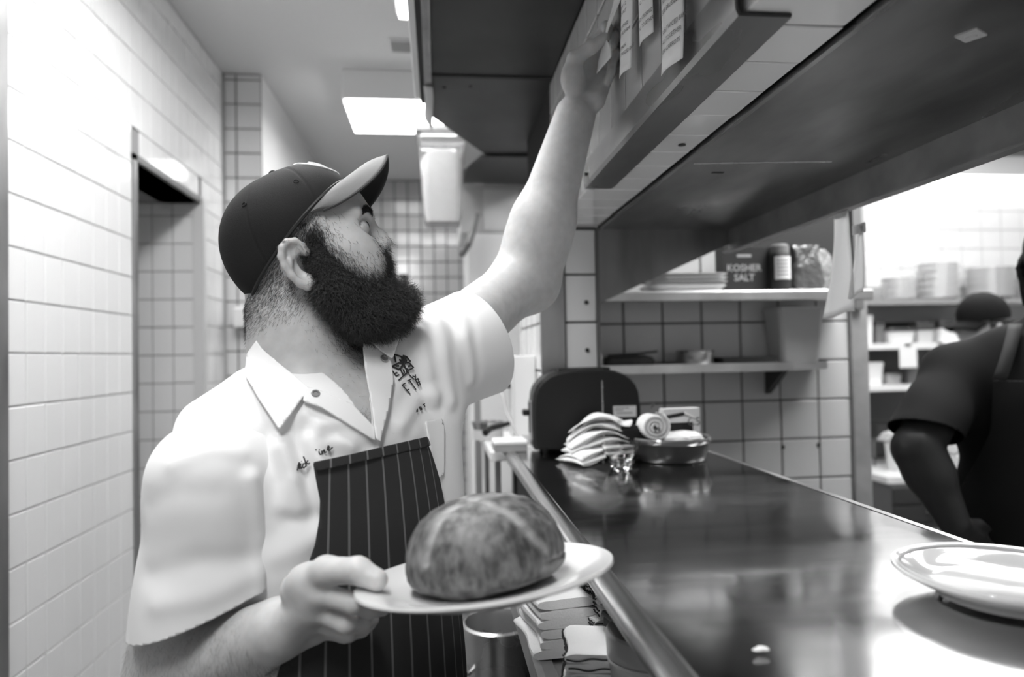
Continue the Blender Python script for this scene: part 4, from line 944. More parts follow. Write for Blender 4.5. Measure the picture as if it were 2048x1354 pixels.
for s in (-1, 1):                                                        # eyelids over the eyeball
    c = hp(82, s*31, 25)
    up_n = (HU*.9+HF*.42); up_n /= np.linalg.norm(up_n)
    body.fn(lambda P, c=c, n=up_n: np.maximum(np.linalg.norm(P-c, axis=1)-.0133, .0035-(P-c)@n), c, .0135, .002)
    lo_n = (-HU*.92+HF*.38); lo_n /= np.linalg.norm(lo_n)
    body.fn(lambda P, c=c, n=lo_n: np.maximum(np.linalg.norm(P-c, axis=1)-.0130, .0015-(P-c)@n), c, .0132, .002)
# ears: near ear drawn on the plane beside the head, mirrored for the far one
def ear_pt(px, py, y): return hloc(pxy(px, py, y))
for sgn in (-1, 1):
    def ep(px, py, out=0.0):
        l = ear_pt(px, py, .850); tilt = (608-px)*.20        # back edge stands off the head
        return hp(l[0], sgn*(76+out+max(0, tilt)), l[2])
    rim = [ep(612, 505, 0), ep(604, 490, 1), ep(590, 482, 2), ep(575, 485, 2), ep(565, 497, 2), ep(564, 514, 2), ep(571, 533, 2), ep(584, 551, 2), ep(600, 565, 1), ep(614, 571, 0)]
    body.chain(rim, [.0032, .0036, .004, .0042, .0042, .0042, .0042, .0045, .0055, .006], .003)
    body.chain([ep(588, 500, 0), ep(589, 518, 0), ep(594, 536, 0), ep(606, 549, 0)], [.003, .0042, .0045, .004], .004)
    body.chain([ep(627, 527, -5), ep(628, 540, -5)], [.0045, .005], .006)
    body.chain([ep(610, 500, -5), ep(580, 500, -5), ep(582, 528, -5), ep(605, 555, -4), ep(622, 563, -4)], [.005, .006, .006, .006, .0055], .006)
    body.ell(ep(604, 534, 3), (.010, .007, .015), HR, .004, '-')
    body.ell(ep(590, 510, 5), (.005, .005, .012), HR, .003, '-')
# arms
body.cone(SR, ER, .054, .046, .02).cone(ER, ER+(WR-ER)*.35, .046, .0475, .02).cone(ER+(WR-ER)*.3+A3((0, 0, .002)), WR, .047, .031, .02)
body.cone(SL, EL, .056, .046, .03).cone(EL, EL+(WL-EL)*.34, .047, .0515, .05).cone(EL+(WL-EL)*.26, WL, .0515, .034, .03)
body.ell(EL+A3((.012, .01, -.014)), (.030, .030, .030), None, .04)
# raised left hand, palm turned to the camera
def hand(f, wrist, mcps, fingers, rads, thumb, thumb_r, thenar, hypo, palm_r=.0125):
    for m_ in mcps: f.cone(wrist+(m_-wrist)*.12, m_, .020, palm_r, .010)
    for i in range(3): f.cone(mcps[i], mcps[i+1], palm_r*.92, palm_r*.92, .006)
    for c, r_, R in thenar: f.ell(c, r_, R, .012)
    f.cone(hypo[0], hypo[1], hypo[2], hypo[3], .012)
    for m_, ch, r_ in zip(mcps, fingers, rads): f.chain([m_]+ch, [r_*1.12, r_*1.05, r_*.98, r_*.86][:len(ch)+1], .0035)
    f.chain(thumb, thumb_r, .006)
hx = 0
Lm = [pxy(1182, 92, 1.160), pxy(1192, 103, 1.162), pxy(1202, 122, 1.160), pxy(1209, 146, 1.152)]
Lf = [[pxy(1212, 52, 1.150), pxy(1216, 57, 1.128), pxy(1213, 70, 1.114)],
      [pxy(1228, 66, 1.150), pxy(1231, 74, 1.125), pxy(1226, 90, 1.116)],
      [pxy(1232, 97, 1.144), pxy(1231, 110, 1.120), pxy(1224, 128, 1.114)],
      [pxy(1227, 124, 1.138), pxy(1223, 142, 1.116), pxy(1216, 163, 1.118)]]
hand(body, WL, Lm, Lf, [.0082, .0086, .0084, .0076], [pxy(1143, 160, 1.123), pxy(1150, 118, 1.110), pxy(1182, 95, 1.101), pxy(1209, 76, 1.098)], [.017, .0125, .0105, .0088],
     [(pxy(1146, 158, 1.116), (.020, .017, .030), None)], (pxy(1190, 200, 1.126), pxy(1210, 158, 1.138), .0175, .013), .0115)
# right hand under the plate, thumb on the rim
Rm = [pxy(640, 1188, .688), pxy(630, 1218, .700), pxy(626, 1240, .722), pxy(626, 1256, .748)]
Rf = [[pxy(708, 1206, .672), pxy(738, 1217, .688), pxy(765, 1216, .712)],
      [pxy(692, 1246, .686), pxy(722, 1246, .702), pxy(742, 1238, .728)],
      [pxy(696, 1264, .712), pxy(722, 1256, .730), pxy(738, 1246, .752)],
      [pxy(690, 1268, .742), pxy(712, 1258, .758), pxy(726, 1247, .774)]]
hand(body, WR, Rm, Rf, [.0094, .0096, .0092, .0084], [pxy(600, 1180, .712), pxy(652, 1142, .682), pxy(716, 1141, .662), pxy(754, 1160, .655)], [.019, .0135, .0118, .0102],
     [(pxy(622, 1166, .700), (.024, .018, .020), None)], (WR+A3((.01, .02, -.012)), Rm[3], .022, .015), .0125)
# legs (below the frame)
for s in (-1, 1):
    hipj = TC+EL_*(.09*s)+A3((0, 0, .90)); kn = TC+EL_*(.10*s)+EF*.02+A3((0, 0, .50)); an = TC+EL_*(.11*s)+A3((0, 0, .09))
    body.cone(hipj, kn, .085, .058, .04).cone(kn, an, .056, .040, .03)
BV, BF = surf(body, .0022)
# hair and beard shade on the skin is hair geometry; the body is one continuous skin
person = npobj('person', BV, BF, skin)
tag(person, 'bearded man in white shirt, dark cap and pinstriped apron reaching up for an order slip', 'person')
for s in (-1, 1):
    e = MB(); bm = bmesh.new(); bmesh.ops.create_uvsphere(bm, u_segments=24, v_segments=16, radius=.0122); e.bm(bm)
    o = e.build('eyeball', mat('eye_white', .7, .1), person, True); o.location = hp(82, s*31, 25).tolist()
    bm = bmesh.new(); bmesh.ops.create_uvsphere(bm, u_segments=20, v_segments=12, radius=.0068)
    o2 = MB().bm(bm).build('iris', mat('eye_dark', .03, .05), o, True); o2.location = (HF*.0078+HU*.0012+HL*(-.0004*s)).tolist()
# ---------------------------------------------------------------- shirt
shirt_m = mat('shirt_cotton', .86, .8, bump=(1400, .12, .0005), sheen=.15)
SLe = A3((.095, 1.145, 1.535))
sh = torso(Field(), .009, .03)
sh.cone(SL+A3((-.01, 0, -.01)), SLe, .076, .090, .03)
sh.cone(pxy(846, 830, 1.0), pxy(842, 1010, .97), .052, .058, .04)
sh.cone(pxy(505, 795, .88), pxy(425, 858, .83), .030, .034, .05)
sh.ell((-.155, .93, 1.43), (.10, .085, .045), TR, .03)
slv = Field().cone(SR+A3((.004, .0, .008)), A3((-.262, .815, 1.14)), .060, .083, .02).cone(SR+A3((.06, .055, .045)), SR, .045, .058, .03)
SV, SF = surf(sh, .0032, lo=(-.46, .60, .80))
neckf = Field().cone(hp(-16, 0, -25), NB+A3((-.004, 0, -.05)), .063, .078, .02)
Vpoly_px = [(470, 560), (640, 560), (760, 640), (725, 690), (733, 760), (744, 878), (700, 815), (640, 755), (575, 700), (500, 660)]
Vp = tloc(sh.trace([560, 640, 700, 744, 738, 728], [690, 745, 800, 878, 800, 690]))
fr = tloc(SV)
vpoly = [(Vp[0][0]-.03, 1.70), tuple(Vp[0][[0, 2]]), tuple(Vp[1][[0, 2]]), tuple(Vp[2][[0, 2]]), tuple(Vp[3][[0, 2]]), tuple(Vp[4][[0, 2]]), tuple(Vp[5][[0, 2]]), (Vp[5][0]+.01, 1.70)]
vs_ = poly_sd(fr[:, [0, 2]], vpoly); vs_ = np.where(fr[:, 1] > -.01, vs_, .05)
dl = SLe-SL; dl /= np.linalg.norm(dl)
cutL = (SV-A3((.058, 1.105, 1.54)))@(dl*.9+A3((.15, -.1, .12)))
s_ = np.maximum(-neckf(SV)+.004, -vs_)
s_ = np.maximum(s_, np.where(fr[:, 0] > .05, cutL, -1))
# folds: soft ridges along lines on the cloth
def fold(V, N, pts, A, w):
    pts = np.array(pts, float); Q = sh.trace(pts[:, 0], pts[:, 1]); d = np.full(len(V), 1e9)
    for a, b in zip(Q[:-1], Q[1:]):
        e = b-a; q = V-a; t = np.clip(q@e/(e@e+1e-12), 0, 1); d = np.minimum(d, np.linalg.norm(q-t[:, None]*e, axis=1))
    return N*(A*np.exp(-(d/w)**2)-A*.5*np.exp(-((d-2.2*w)/w)**2))[:, None]
SN = sh.grad(SV)
FOLDS = [([(600, 1015), (588, 940), (560, 880)], .005, .008), ([(655, 1005), (640, 930), (622, 880)], .005, .008), ([(545, 1118), (600, 1098), (640, 1080)], .004, .012), ([(548, 1165), (600, 1150), (640, 1140)], .003, .012),
         ([(872, 640), (888, 720), (900, 800)], .0035, .009), ([(905, 600), (930, 680), (940, 760)], .003, .008), ([(835, 660), (858, 740), (870, 800)], .0035, .008),
         ([(640, 850), (690, 845), (730, 870)], .003, .007), ([(610, 830), (660, 880), (700, 890)], .003, .008), ([(800, 850), (830, 800), (870, 790)], .003, .008), ([(560, 900), (575, 960), (570, 1010)], .004, .008)]
D = np.zeros_like(SV)
for pts, A, w_ in FOLDS: D += fold(SV, SN, pts, A, w_)
D += SN*(.0016*np.sin(38*SV[:, 0]+22*SV[:, 2])*np.sin(31*SV[:, 1]-17*SV[:, 2]+1))[:, None]
CV, CT = clip(SV+D, SF, s_)
shirt = npobj('shirt', CV, CT, shirt_m, person); solidify(shirt, .0016, 1.0)
V, F = surf(slv, .003); N_ = slv.grad(V)
def sfold(pts, A, w):
    global V
    pts = np.array(pts, float); Q = slv.trace(pts[:, 0], pts[:, 1]); d = np.full(len(V), 1e9)
    for a, b in zip(Q[:-1], Q[1:]):
        e = b-a; q = V-a; t = np.clip(q@e/(e@e+1e-12), 0, 1); d = np.minimum(d, np.linalg.norm(q-t[:, None]*e, axis=1))
    return N_*(A*np.exp(-(d/w)**2))[:, None]
dd = sfold([(300, 1150), (400, 1125), (500, 1115)], -.004, .014)+sfold([(320, 1210), (420, 1190), (500, 1150)], .003, .012)+sfold([(500, 960), (515, 1060), (515, 1180)], .006, .010)+sfold([(350, 930), (420, 900), (480, 905)], .0025, .010)+sfold([(300, 1010), (360, 980), (430, 985)], -.002, .014)
dd = dd+N_*(.0014*np.sin(40*V[:, 0]+29*V[:, 2]+12*V[:, 1]))[:, None]
V = V+dd
V, F = clip(V, F, np.maximum((V-A3((-.265, .815, 1.230)))@A3((.33, .05, -.95)), -.085-(V-SR)@EL_*-1 if False else -1.0+0*V[:, 0]))
sl_o = npobj('sleeve', V, F, shirt_m, shirt); solidify(sl_o, .0018, 1.0)
# collar: band round the neck, two flaps, two lapels
colf = Field(); colf.p = list(sh.p); colf.cone(hp(-16, 0, -30), NB+A3((-.004, 0, -.05)), .066, .080, .03)
bf = Field().cone(hp(-18, 0, -15), NB+A3((-.008, 0, -.04)), .076, .088, .02)
KV, KF = surf(bf, .003)
kl = (KV-NB)@A3((-.22, -.05, .97)); back = (KV-NB)@EF
CV2, CT2 = clip(KV, KF, np.maximum(np.maximum(kl-.030+.012*np.clip(back/.05, -1, 1), -kl-.02), back-.035))
o = npobj('collar_band', CV2, CT2, shirt_m, person); solidify(o, .0025, 0)
def cloth_patch(name, poly, off, m=shirt_m, t=.0022, step=5., field=colf, rounded=0, parent=None):
    V, T = drape(poly, field, off, step, rounded); o = npobj(name, V, T, m, parent or person); solidify(o, t, 0); return o
cloth_patch('collar_flap', [(522, 684), (532, 702), (552, 724), (600, 770), (622, 792), (612, 797), (585, 835), (560, 869), (516, 805), (492, 762), (503, 715)], lambda q: .007+.006*np.clip((q[:, 1]-740)/120, 0, 1))
cloth_patch('lapel', [(612, 785), (640, 792), (700, 815), (742, 858), (745, 885), (690, 852), (640, 822), (606, 812)], lambda q: .006+.004*np.clip((760-q[:, 0])/140, 0, 1))
cloth_patch('lapel', [(716, 694), (745, 700), (776, 730), (778, 770), (766, 830), (750, 890), (744, 880), (733, 800), (722, 740)], .009)
cloth_patch('collar_flap', [(720, 690), (742, 672), (800, 668), (796, 690), (778, 727), (756, 714)], .013)
for (px, py) in ((630, 798), (761, 727)):
    p = colf.trace(px, py)[0]; n = colf.grad(p[None])[0]; Mx = Vector(n).to_track_quat('Z', 'Y').to_matrix().to_4x4(); Mx.translation = Vector(p+n*(.010 if px < 700 else .0115))
    o = MB().lathe([(.0042, 0), (.0052, .001), (.0046, .0022), (.003, .0022), (.0024, .001), (.0001, .001)], n=20).build('snap_button', mat('snap_metal', .35, .3, .9), person, True); o.matrix_world = Mx
# chest pocket edge, embroidery
pocket = [(846, 846), (880, 838), (884, 862), (882, 950), (866, 965)]
cloth_patch('pocket', pocket, .004, step=4, field=sh)
thread = mat('dark_embroidery', .03, .8)
def stroke(name, lines, r, off=.0035, field=sh):
    mb = MB()
    for ln in lines:
        pts = []
        for (a, b) in zip(ln[:-1], ln[1:]):
            for t in np.linspace(0, 1, 5)[:-1]: pts.append((a[0]+(b[0]-a[0])*t, a[1]+(b[1]-a[1])*t))
        pts.append(ln[-1]); q = np.array(pts, float); P = field.trace(q[:, 0], q[:, 1]); P = P+field.grad(P)*off; mb.tube(P.tolist(), r, 5)
    return mb.build(name, thread, person)
def cr(pts): return [(560+x/4.837, 680+y/4.837) for x, y in pts]
PET = [[(1110, 225), (1098, 152), (1165, 170), (1185, 215)], [(1185, 230), (1140, 230), (1072, 268), (1130, 292), (1165, 275), (1180, 240)], [(1190, 228), (1235, 222), (1282, 270), (1235, 295), (1200, 275), (1188, 240)],
       [(1165, 258), (1150, 290), (1180, 355), (1215, 320), (1210, 285), (1185, 255)], [(1180, 160), (1215, 170), (1255, 215)], [(1150, 205), (1185, 228), (1215, 180)], [(1145, 195), (1165, 215)], [(1110, 262), (1140, 258)], [(1225, 258), (1250, 255)], [(1180, 290), (1188, 325)]]
stroke('emblem', [cr(l) for l in PET], .0011, .004)
stroke('emblem', [cr(l) for l in ([(1160, 215), (1185, 240), (1210, 195)], [(1175, 185), (1195, 225)], [(1190, 165), (1200, 215)])], .0022, .004)
LET = [[(1075, 312), (1105, 362), (1135, 345)], [(1095, 335), (1118, 325)], [(1130, 402), (1178, 352)], [(1222, 305), (1240, 345), (1285, 385)], [(1270, 352), (1305, 360)], [(1300, 335), (1295, 385), (1330, 452)], [(1320, 370), (1345, 440)], [(1300, 385), (1335, 380)], [(1318, 412), (1340, 405)],
       [(1192, 428), (1162, 448), (1238, 538)], [(1198, 500), (1228, 488)], [(1215, 402), (1250, 385)], [(1234, 394), (1300, 488)], [(1260, 602), (1315, 560)],
       [(1270, 692), (1280, 716)], [(1292, 690), (1298, 708), (1310, 702), (1304, 678)], [(1345, 660), (1328, 662), (1332, 674), (1348, 672), (1350, 684), (1336, 690)], [(1362, 640), (1382, 625)], [(1370, 633), (1384, 655)]]
stroke('emblem_lettering', [cr(l) for l in LET], .0008, .004)
NAME = [[(165, 1268), (172, 1225), (185, 1190)], [(185, 1190), (180, 1240), (190, 1252), (200, 1235)], [(200, 1200), (195, 1240), (205, 1250), (215, 1230)], [(240, 1205), (222, 1202), (215, 1235), (228, 1245), (245, 1225)], [(225, 1135), (240, 1175), (252, 1228)], [(268, 1172), (245, 1198), (272, 1205), (282, 1195)],
        [(340, 1065), (345, 1078)], [(368, 1085), (378, 1118), (392, 1108)], [(395, 1080), (402, 1110)], [(402, 1090), (418, 1070), (424, 1098), (440, 1088)], [(445, 1075), (468, 1048), (458, 1030), (448, 1055), (462, 1078), (498, 1045)], [(372, 1068), (374, 1071)], [(206, 1180), (208, 1184)]]
stroke('name_lettering', [cr(l) for l in NAME], .00085, .005)
# ---------------------------------------------------------------- apron
apf = Field()
apf.ell((-.145, .915, 1.30), (.185, .134, .21), TR, .08).ell((-.135, .905, 1.09), (.180, .152, .24), TR, .08).ell((-.145, .92, .88), (.186, .150, .22), TR, .08)
apf.cone(TC+EF*.03+A3((0, 0, .80)), TC+EF*.05+A3((0, 0, .52)), .18, .17, .06)
AV, AF = surf(apf, .004)
AV = AV+apf.grad(AV)*(.0025*np.sin(34*tloc(AV)[:, 0]+5*AV[:, 2]))[:, None]
al = tloc(AV)
apx = [(628, 925), (690, 912), (770, 893), (850, 875), (862, 905), (880, 960), (890, 1010), (905, 1080), (918, 1160), (926, 1250), (934, 1350)]
apl = [(634, 960), (642, 1000), (640, 1040), (630, 1090), (606, 1150), (585, 1220), (565, 1300), (550, 1352)]
Q1 = tloc(apf.trace(*np.array(apx, float).T)); Q2 = tloc(apf.trace(*np.array(apl, float).T))
apoly = [tuple(q[[0, 2]]) for q in Q1]+[(Q1[-1][0]+.02, .75), (Q1[-1][0]+.02, .52), (Q2[-1][0]-.03, .52), (Q2[-1][0]-.03, .75)]+[tuple(q[[0, 2]]) for q in Q2[::-1]]
sa = poly_sd(al[:, [0, 2]], apoly); sa = np.where(al[:, 1] > -.02, sa, .05)
PV, PT = clip(AV, AF, sa)
apm = mat('apron_pinstripe', .03, .85); nt = apm.node_tree; b = nt.nodes['Principled BSDF']
atn = nt.nodes.new('ShaderNodeAttribute'); atn.attribute_name = 'stripe'
def mth(op, a, bb=None):
    n = nt.nodes.new('ShaderNodeMath'); n.operation = op
    for i, v in enumerate((a, bb)):
        if v is None: continue
        if isinstance(v, (int, float)): n.inputs[i].default_value = v
        else: nt.links.new(v, n.inputs[i])
    return n.outputs[0]
fr_ = mth('FRACT', mth('MULTIPLY', atn.outputs['Fac'], 1/.0215)); ln_ = mth('LESS_THAN', mth('ABSOLUTE', mth('SUBTRACT', fr_, .5)), .052)
mx = nt.nodes.new('ShaderNodeMix'); mx.data_type = 'RGBA'; nt.links.new(ln_, mx.inputs['Factor']); mx.inputs['A'].default_value = (.022, .022, .022, 1); mx.inputs['B'].default_value = (.14, .14, .14, 1)
nt.links.new(mx.outputs['Result'], b.inputs['Base Color'])
def set_stripe(o, V):
    l = tloc(V); a = o.data.attributes.new('stripe', 'FLOAT', 'POINT'); a.data.foreach_set('value', (np.arctan2(l[:, 0], l[:, 1]+.06)*.19+.010*np.sin(6*l[:, 2]+1)+.02*(1.25-l[:, 2])).astype(np.float32))
apron = npobj('apron', PV, PT, apm, person); set_stripe(apron, PV); solidify(apron, .0018, 0)
# top hem and side ties
hemp = [(628, 925), (690, 912), (770, 893), (850, 875), (856, 893), (772, 912), (692, 930), (632, 943)]
V, T = drape(hemp, apf, .0035, 4.); o = npobj('top_hem', V, T, apm, person); set_stripe(o, V); solidify(o, .0016, 0)
# ---------------------------------------------------------------- trousers, shoes
tr = Field()
for s in (-1, 1):
    hipj = TC+EL_*(.09*s)+A3((0, 0, .90)); kn = TC+EL_*(.10*s)+EF*.02+A3((0, 0, .50)); an = TC+EL_*(.11*s)+A3((0, 0, .10))
    tr.cone(hipj, kn, .098, .078, .04).cone(kn, an, .076, .068, .03)
tr.ell((-.145, .92, .90), (.178, .138, .13), TR, .05)
V, F = surf(tr, .008); V, F = clip(V, F, np.maximum(V[:, 2]-.93, .085-V[:, 2])); npobj('trousers', V, F, mat('dark_trousers', .03, .8), person)
for s in (-1, 1):
    c = TC+EL_*(.11*s); sf = Field().cone(c-EF*.05+A3((0, 0, .04)), c+EF*.15+A3((0, 0, .032)), .042, .034, .02).cone(c-EF*.02+A3((0, 0, .06)), c+A3((0, 0, .11)), .045, .046, .02)
    V, F = surf(sf, .006); V[:, 2] = np.maximum(V[:, 2], .001); npobj('shoe', V, F, black_m, person)
# ---------------------------------------------------------------- cap
cap_m = mat('cap_mesh', .014, .85, bump=(1100, .6, .0008), spec=.3)
brim_m = mat('cap_brim', .22, .8, bump=(1400, .3, .0005))
cf = Field().ell(hp(1, 0, 52), (.092, .081, .080), HR, .015).ell(hp(34, 0, 70), (.058, .064, .060), HR, .02).ell(hp(-36, 0, 26), (.050, .062, .062), HR, .02)
V, F = surf(cf, .0022); L = hloc(V); pn = A3((-.63, 0, .98)); sc_ = -((L-A3((27, 0, 52)))@pn)/1000
V = V+cf.grad(V)*(-.0010*np.exp(-((np.abs(((np.degrees(np.arctan2(L[:, 1], L[:, 0]-5))+30) % 60)-30))*np.hypot(L[:, 0]-5, L[:, 1])/57.3/1.6)**2))[:, None]   # panel seams
V, F = clip(V, F, sc_); cap = npobj('cap', V, F, cap_m, person); solidify(cap, .0022, -1)
# sweatband edge following the rim
ang = np.linspace(0, 2*math.pi, 90); rimp = []
for a in ang:
    d0 = np.array([[math.cos(a), math.sin(a)]]); r0 = np.linspace(40, 130, 200); pts = np.stack([5+d0[0, 0]*r0, d0[0, 1]*r0, 52+.643*(5+d0[0, 0]*r0-27)], 1)
    W = HO+pts@HR*.001; i = int(np.argmin(np.abs(cf(W)))); rimp.append(pts[i])
rimp = np.array(rimp); W = HO+rimp@HR*.001
MB().tube(W.tolist(), .0024, 6).build('rim_band', mat('rim_black', .015, .7), cap, True)
b_ = MB(); bm = bmesh.new(); bmesh.ops.create_uvsphere(bm, u_segments=16, v_segments=8, radius=.006); b_.bm(bm); p = None; o = b_.build('top_button', cap_m, cap, True); top_b = o
BRIM_OFF = -1.0
# brim: arched, thick, grey above and black below
def brim(s, t, dz=0.0):
    a = s*1.36; c = np.interp(a % (2*math.pi), ang, np.arange(90)); i = int(c); f_ = c-i; r0 = rimp[i]*(1-f_)+rimp[min(i+1, 89)]*f_
    ss = abs(s); e = A3((50+101*(1-ss**2.3)**.62, 71*math.copysign(ss**.95, s), 113-62*(ss*ss+.015)**.62+62*.015**.62*.5))
    q = r0*(1-t)+e*t; q = q+A3((0, 0, 1))*(7*math.sin(math.pi*t)*(1-.5*ss))+A3((0, 0, dz)); return HO+q@HR*.001
g = [[brim(s, t) for t in np.linspace(0, 1, 14)] for s in np.linspace(-1, 1, 61)]
MB().sheet([[p.tolist() for p in r_] for r_ in g]).build('brim', [brim_m, mat('brim_black', .012, .9)], cap, True, fix=False); br_o = bpy.data.objects[[o_.name for o_ in cap.children if o_.name.startswith('brim')][0]]; md = br_o.modifiers.new('thick', 'SOLIDIFY'); md.thickness = .0026; md.offset = BRIM_OFF; md.material_offset = 1; md.material_offset_rim = 1
MB().tube([brim(s, 1, -.6).tolist() for s in np.linspace(-1, 1, 81)], .0017, 6).build('brim_edge', mat('brim_edge', .05, .9), cap, True)
# raised emblem on the cap front, eyelets
def capsurf(f, l, u):
    d = A3((f, l, u)); d = d/np.linalg.norm(d); r0 = np.linspace(40, 150, 300); pts = A3((5, 0, 50))+r0[:, None]*d; i = int(np.argmin(np.abs(cf(HO+pts@HR*.001)))); return HO+(A3((5, 0, 50))+d*(r0[i]))@HR*.001
top_b.location = (capsurf(-.01, 0, 1)).tolist()
emb = mat('emblem_white', .7, .8)
ring_ = [capsurf(56+24*math.cos(a), 34*math.sin(a), 78-20*math.cos(a)) for a in np.linspace(0, 2*math.pi, 40)]
MB().tube([p.tolist() for p in ring_], .0021, 6).build('front_emblem', emb, cap, True)
MB().tube([capsurf(60+12*math.cos(a*2), 20*math.sin(a), 80).tolist() for a in np.linspace(0, 2*math.pi, 30)], .003, 6).build('front_emblem', emb, cap, True)
for f_, l_, u_ in ((-38, -60, 40), (-38, 60, 40), (30, -70, 52)):
    p = capsurf(f_, l_, u_); n = cf.grad(p[None])[0]; Mx = Vector(n).to_track_quat('Z', 'Y').to_matrix().to_4x4(); Mx.translation = Vector(p)
    o = MB().lathe([(.0018, 0), (.0026, .0009), (.0034, .0006), (.0036, -.0005)], n=16).build('eyelet', cap_m, cap, True); o.matrix_world = Mx
# ---------------------------------------------------------------- beard and hair
bd = Field().ell(hp(62, 0, -75), (.048, .056, .040), HR, .03).ell(hp(94, 0, -79), (.023, .032, .022), HR, .012)
for s in (-1, 1):
    bd.cone(hp(27, s*64, 26), hp(24, s*61, -10), .007, .013, .02); bd.cone(hp(24, s*61, -10), hp(26, s*59, -45), .013, .016, .02); bd.cone(hp(24, s*58, -40), hp(42, s*46, -74), .018, .024, .02); bd.cone(hp(34, s*60, -22), hp(62, s*44, -48), .010, .014, .015)
    bd.cone(hp(102, s*3, -17), hp(90, s*24, -29), .0045, .0055, .006); bd.cone(hp(90, s*24, -29), hp(78, s*33, -52), .0065, .012, .012)
bd.ell(hp(101, 0, -36), (.021, .021, .0115), HR, .006, '-')
V, F = surf(bd, .0025)
inside = body(V); V0, F0 = clip(V, F, -inside-.0005)
beard = npobj('beard', V0, F0, mat('beard_mass', .012, .8, bump=(350, 1.0, .004)), person)
P, N = sample(V0, F0, 20000, 3); l = hloc(P)
out = (P-hp(45, 0, -45)); out /= np.linalg.norm(out, axis=1)[:, None]
dirs = N*.55+out*.5+HF*.12+A3((0, 0, -.45)); ln = np.where(l[:, 2] < -30, rng.uniform(.009, .021, len(P)), rng.uniform(.004, .010, len(P)))
hb = strands('beard_hair', P-N*.001, dirs, ln, mat('beard_strand', .06, .35), person, 7, .5, (.00019, .00007), .04, 4); hb['kind'] = 'stuff'
# cheek edge, neck stubble, cropped hair below the cap, eyebrows: short hair rooted in the skin
hm = np.abs(hloc(BV)).max(1) < 190; Fh = BF[hm[BF].all(1)]
def skin_w(Pq):
    q = hloc(Pq); f, a, u = q[:, 0], np.abs(q[:, 1]), q[:, 2]; w_ = np.zeros(len(q))
    edge = np.exp(-np.clip(bd(Pq), 0, 1)/.0075)*(bd(Pq) > -.002); w_ += edge*.8                                   # around the beard
    return w_*(f > 5)
P, N = sample(BV, Fh, 9000, 5, skin_w); d = N*.3+HF*.3+A3((0, 0, -.7)); hs = strands('cheek_hair', P, d, rng.uniform(.005, .013, len(P)), hair_m, person, 5, .35, (.00014, .00005), .05, 6); hs['kind'] = 'stuff'
def side_w(Pq):
    q = hloc(Pq); f, a, u = q[:, 0], np.abs(q[:, 1]), q[:, 2]; rim_u = 52+.643*(f-27)
    fade = np.clip((u+62)/60, 0, 1)
    back_ = (f < -12) & (u < rim_u+6) & (u > -62); temple = (f >= -12) & (f < 42) & (u > 18) & (u < rim_u+6) & (a > 55)
    return (back_*fade*.8+temple*1.0)*(body_ear(Pq))
earc = hp(0, -80, 0); earc2 = hp(0, 80, 0)
def body_ear(Pq): return ((np.linalg.norm(Pq-earc, axis=1) > .030) & (np.linalg.norm(Pq-earc2, axis=1) > .030)).astype(float)
P, N = sample(BV, Fh, 11000, 7, side_w); d = N*.28-HF*.45+A3((0, 0, -.75)); hs = strands('cropped_hair', P, d, rng.uniform(.003, .0055, len(P)), hair_g, person, 3, .15, (.00009, .00004), 0, 8); hs['kind'] = 'stuff'
def neck_w(Pq):
    q = hloc(Pq); f, a, u = q[:, 0], np.abs(q[:, 1]), q[:, 2]; return np.exp(-np.clip(bd(Pq), 0, 1)/.016)*(u < -60)*(f > -25)
hm2 = (np.abs(hloc(BV)) < 230).all(1); Fn = BF[hm2[BF].all(1)]
P, N = sample(BV, Fn, 3200, 9, neck_w); d = N*.3+HF*.3+A3((0, 0, -.6)); hs = strands('neck_hair', P, d, rng.uniform(.004, .009, len(P)), hair_m, person, 4, .45, (.00008, .00003), 0, 10); hs['kind'] = 'stuff'
def brow_w(Pq):
    q = hloc(Pq); f, a, u = q[:, 0], np.abs(q[:, 1]), q[:, 2]; c = 42+3.5*np.sin((a-12)/30*math.pi); return (f > 70)*(a > 11)*(a < 46)*(np.abs(u-c) < 4)
P, N = sample(BV, Fh, 1500, 11, brow_w); q = hloc(P); d = N*.25+HL*np.sign(q[:, 1])[:, None]*.8+HU*.1; hs = strands('eyebrow_hair', P, d, rng.uniform(.005, .009, len(P)), hair_m, person, 3, .1, (.00011, .00005), 0, 12); hs['kind'] = 'stuff'
def arm_w(Pq):
    e = WR-ER; t = (Pq-ER)@e/(e@e); return ((t > .0) & (t < .95) & (np.linalg.norm(Pq-ER-np.clip(t, 0, 1)[:, None]*e, axis=1) < .07) & (Pq[:, 1] < .92))*(.35+.65*(Pq[:, 2] < (ER+np.clip(t, 0, 1)[:, None]*e)[:, 2]))
P, N = sample(BV, BF, 5000, 13, arm_w); e = (WR-ER)/np.linalg.norm(WR-ER); d = N*.35+e*.5+A3((0, 0, -.55)); hs = strands('arm_hair', P, d, rng.uniform(.005, .011, len(P)), mat('arm_hair', .06, .5), person, 4, .2, (.00005, .00002), 0, 14); hs['kind'] = 'stuff'
P, N = sample(BV, BF, 1400, 15, lambda Pq: ((np.abs(tloc(Pq)[:, 0]-.0) < .06) & (tloc(Pq)[:, 1] > .05) & (Pq[:, 2] > 1.36) & (Pq[:, 2] < 1.44))*1.0)
d = N*.3+A3((0, 0, -.6))+rng.normal(size=P.shape)*.4; hs = strands('chest_hair', P, d, rng.uniform(.008, .014, len(P)), hair_m, person, 4, .5, (.00008, .00003), 0, 16); hs['kind'] = 'stuff'
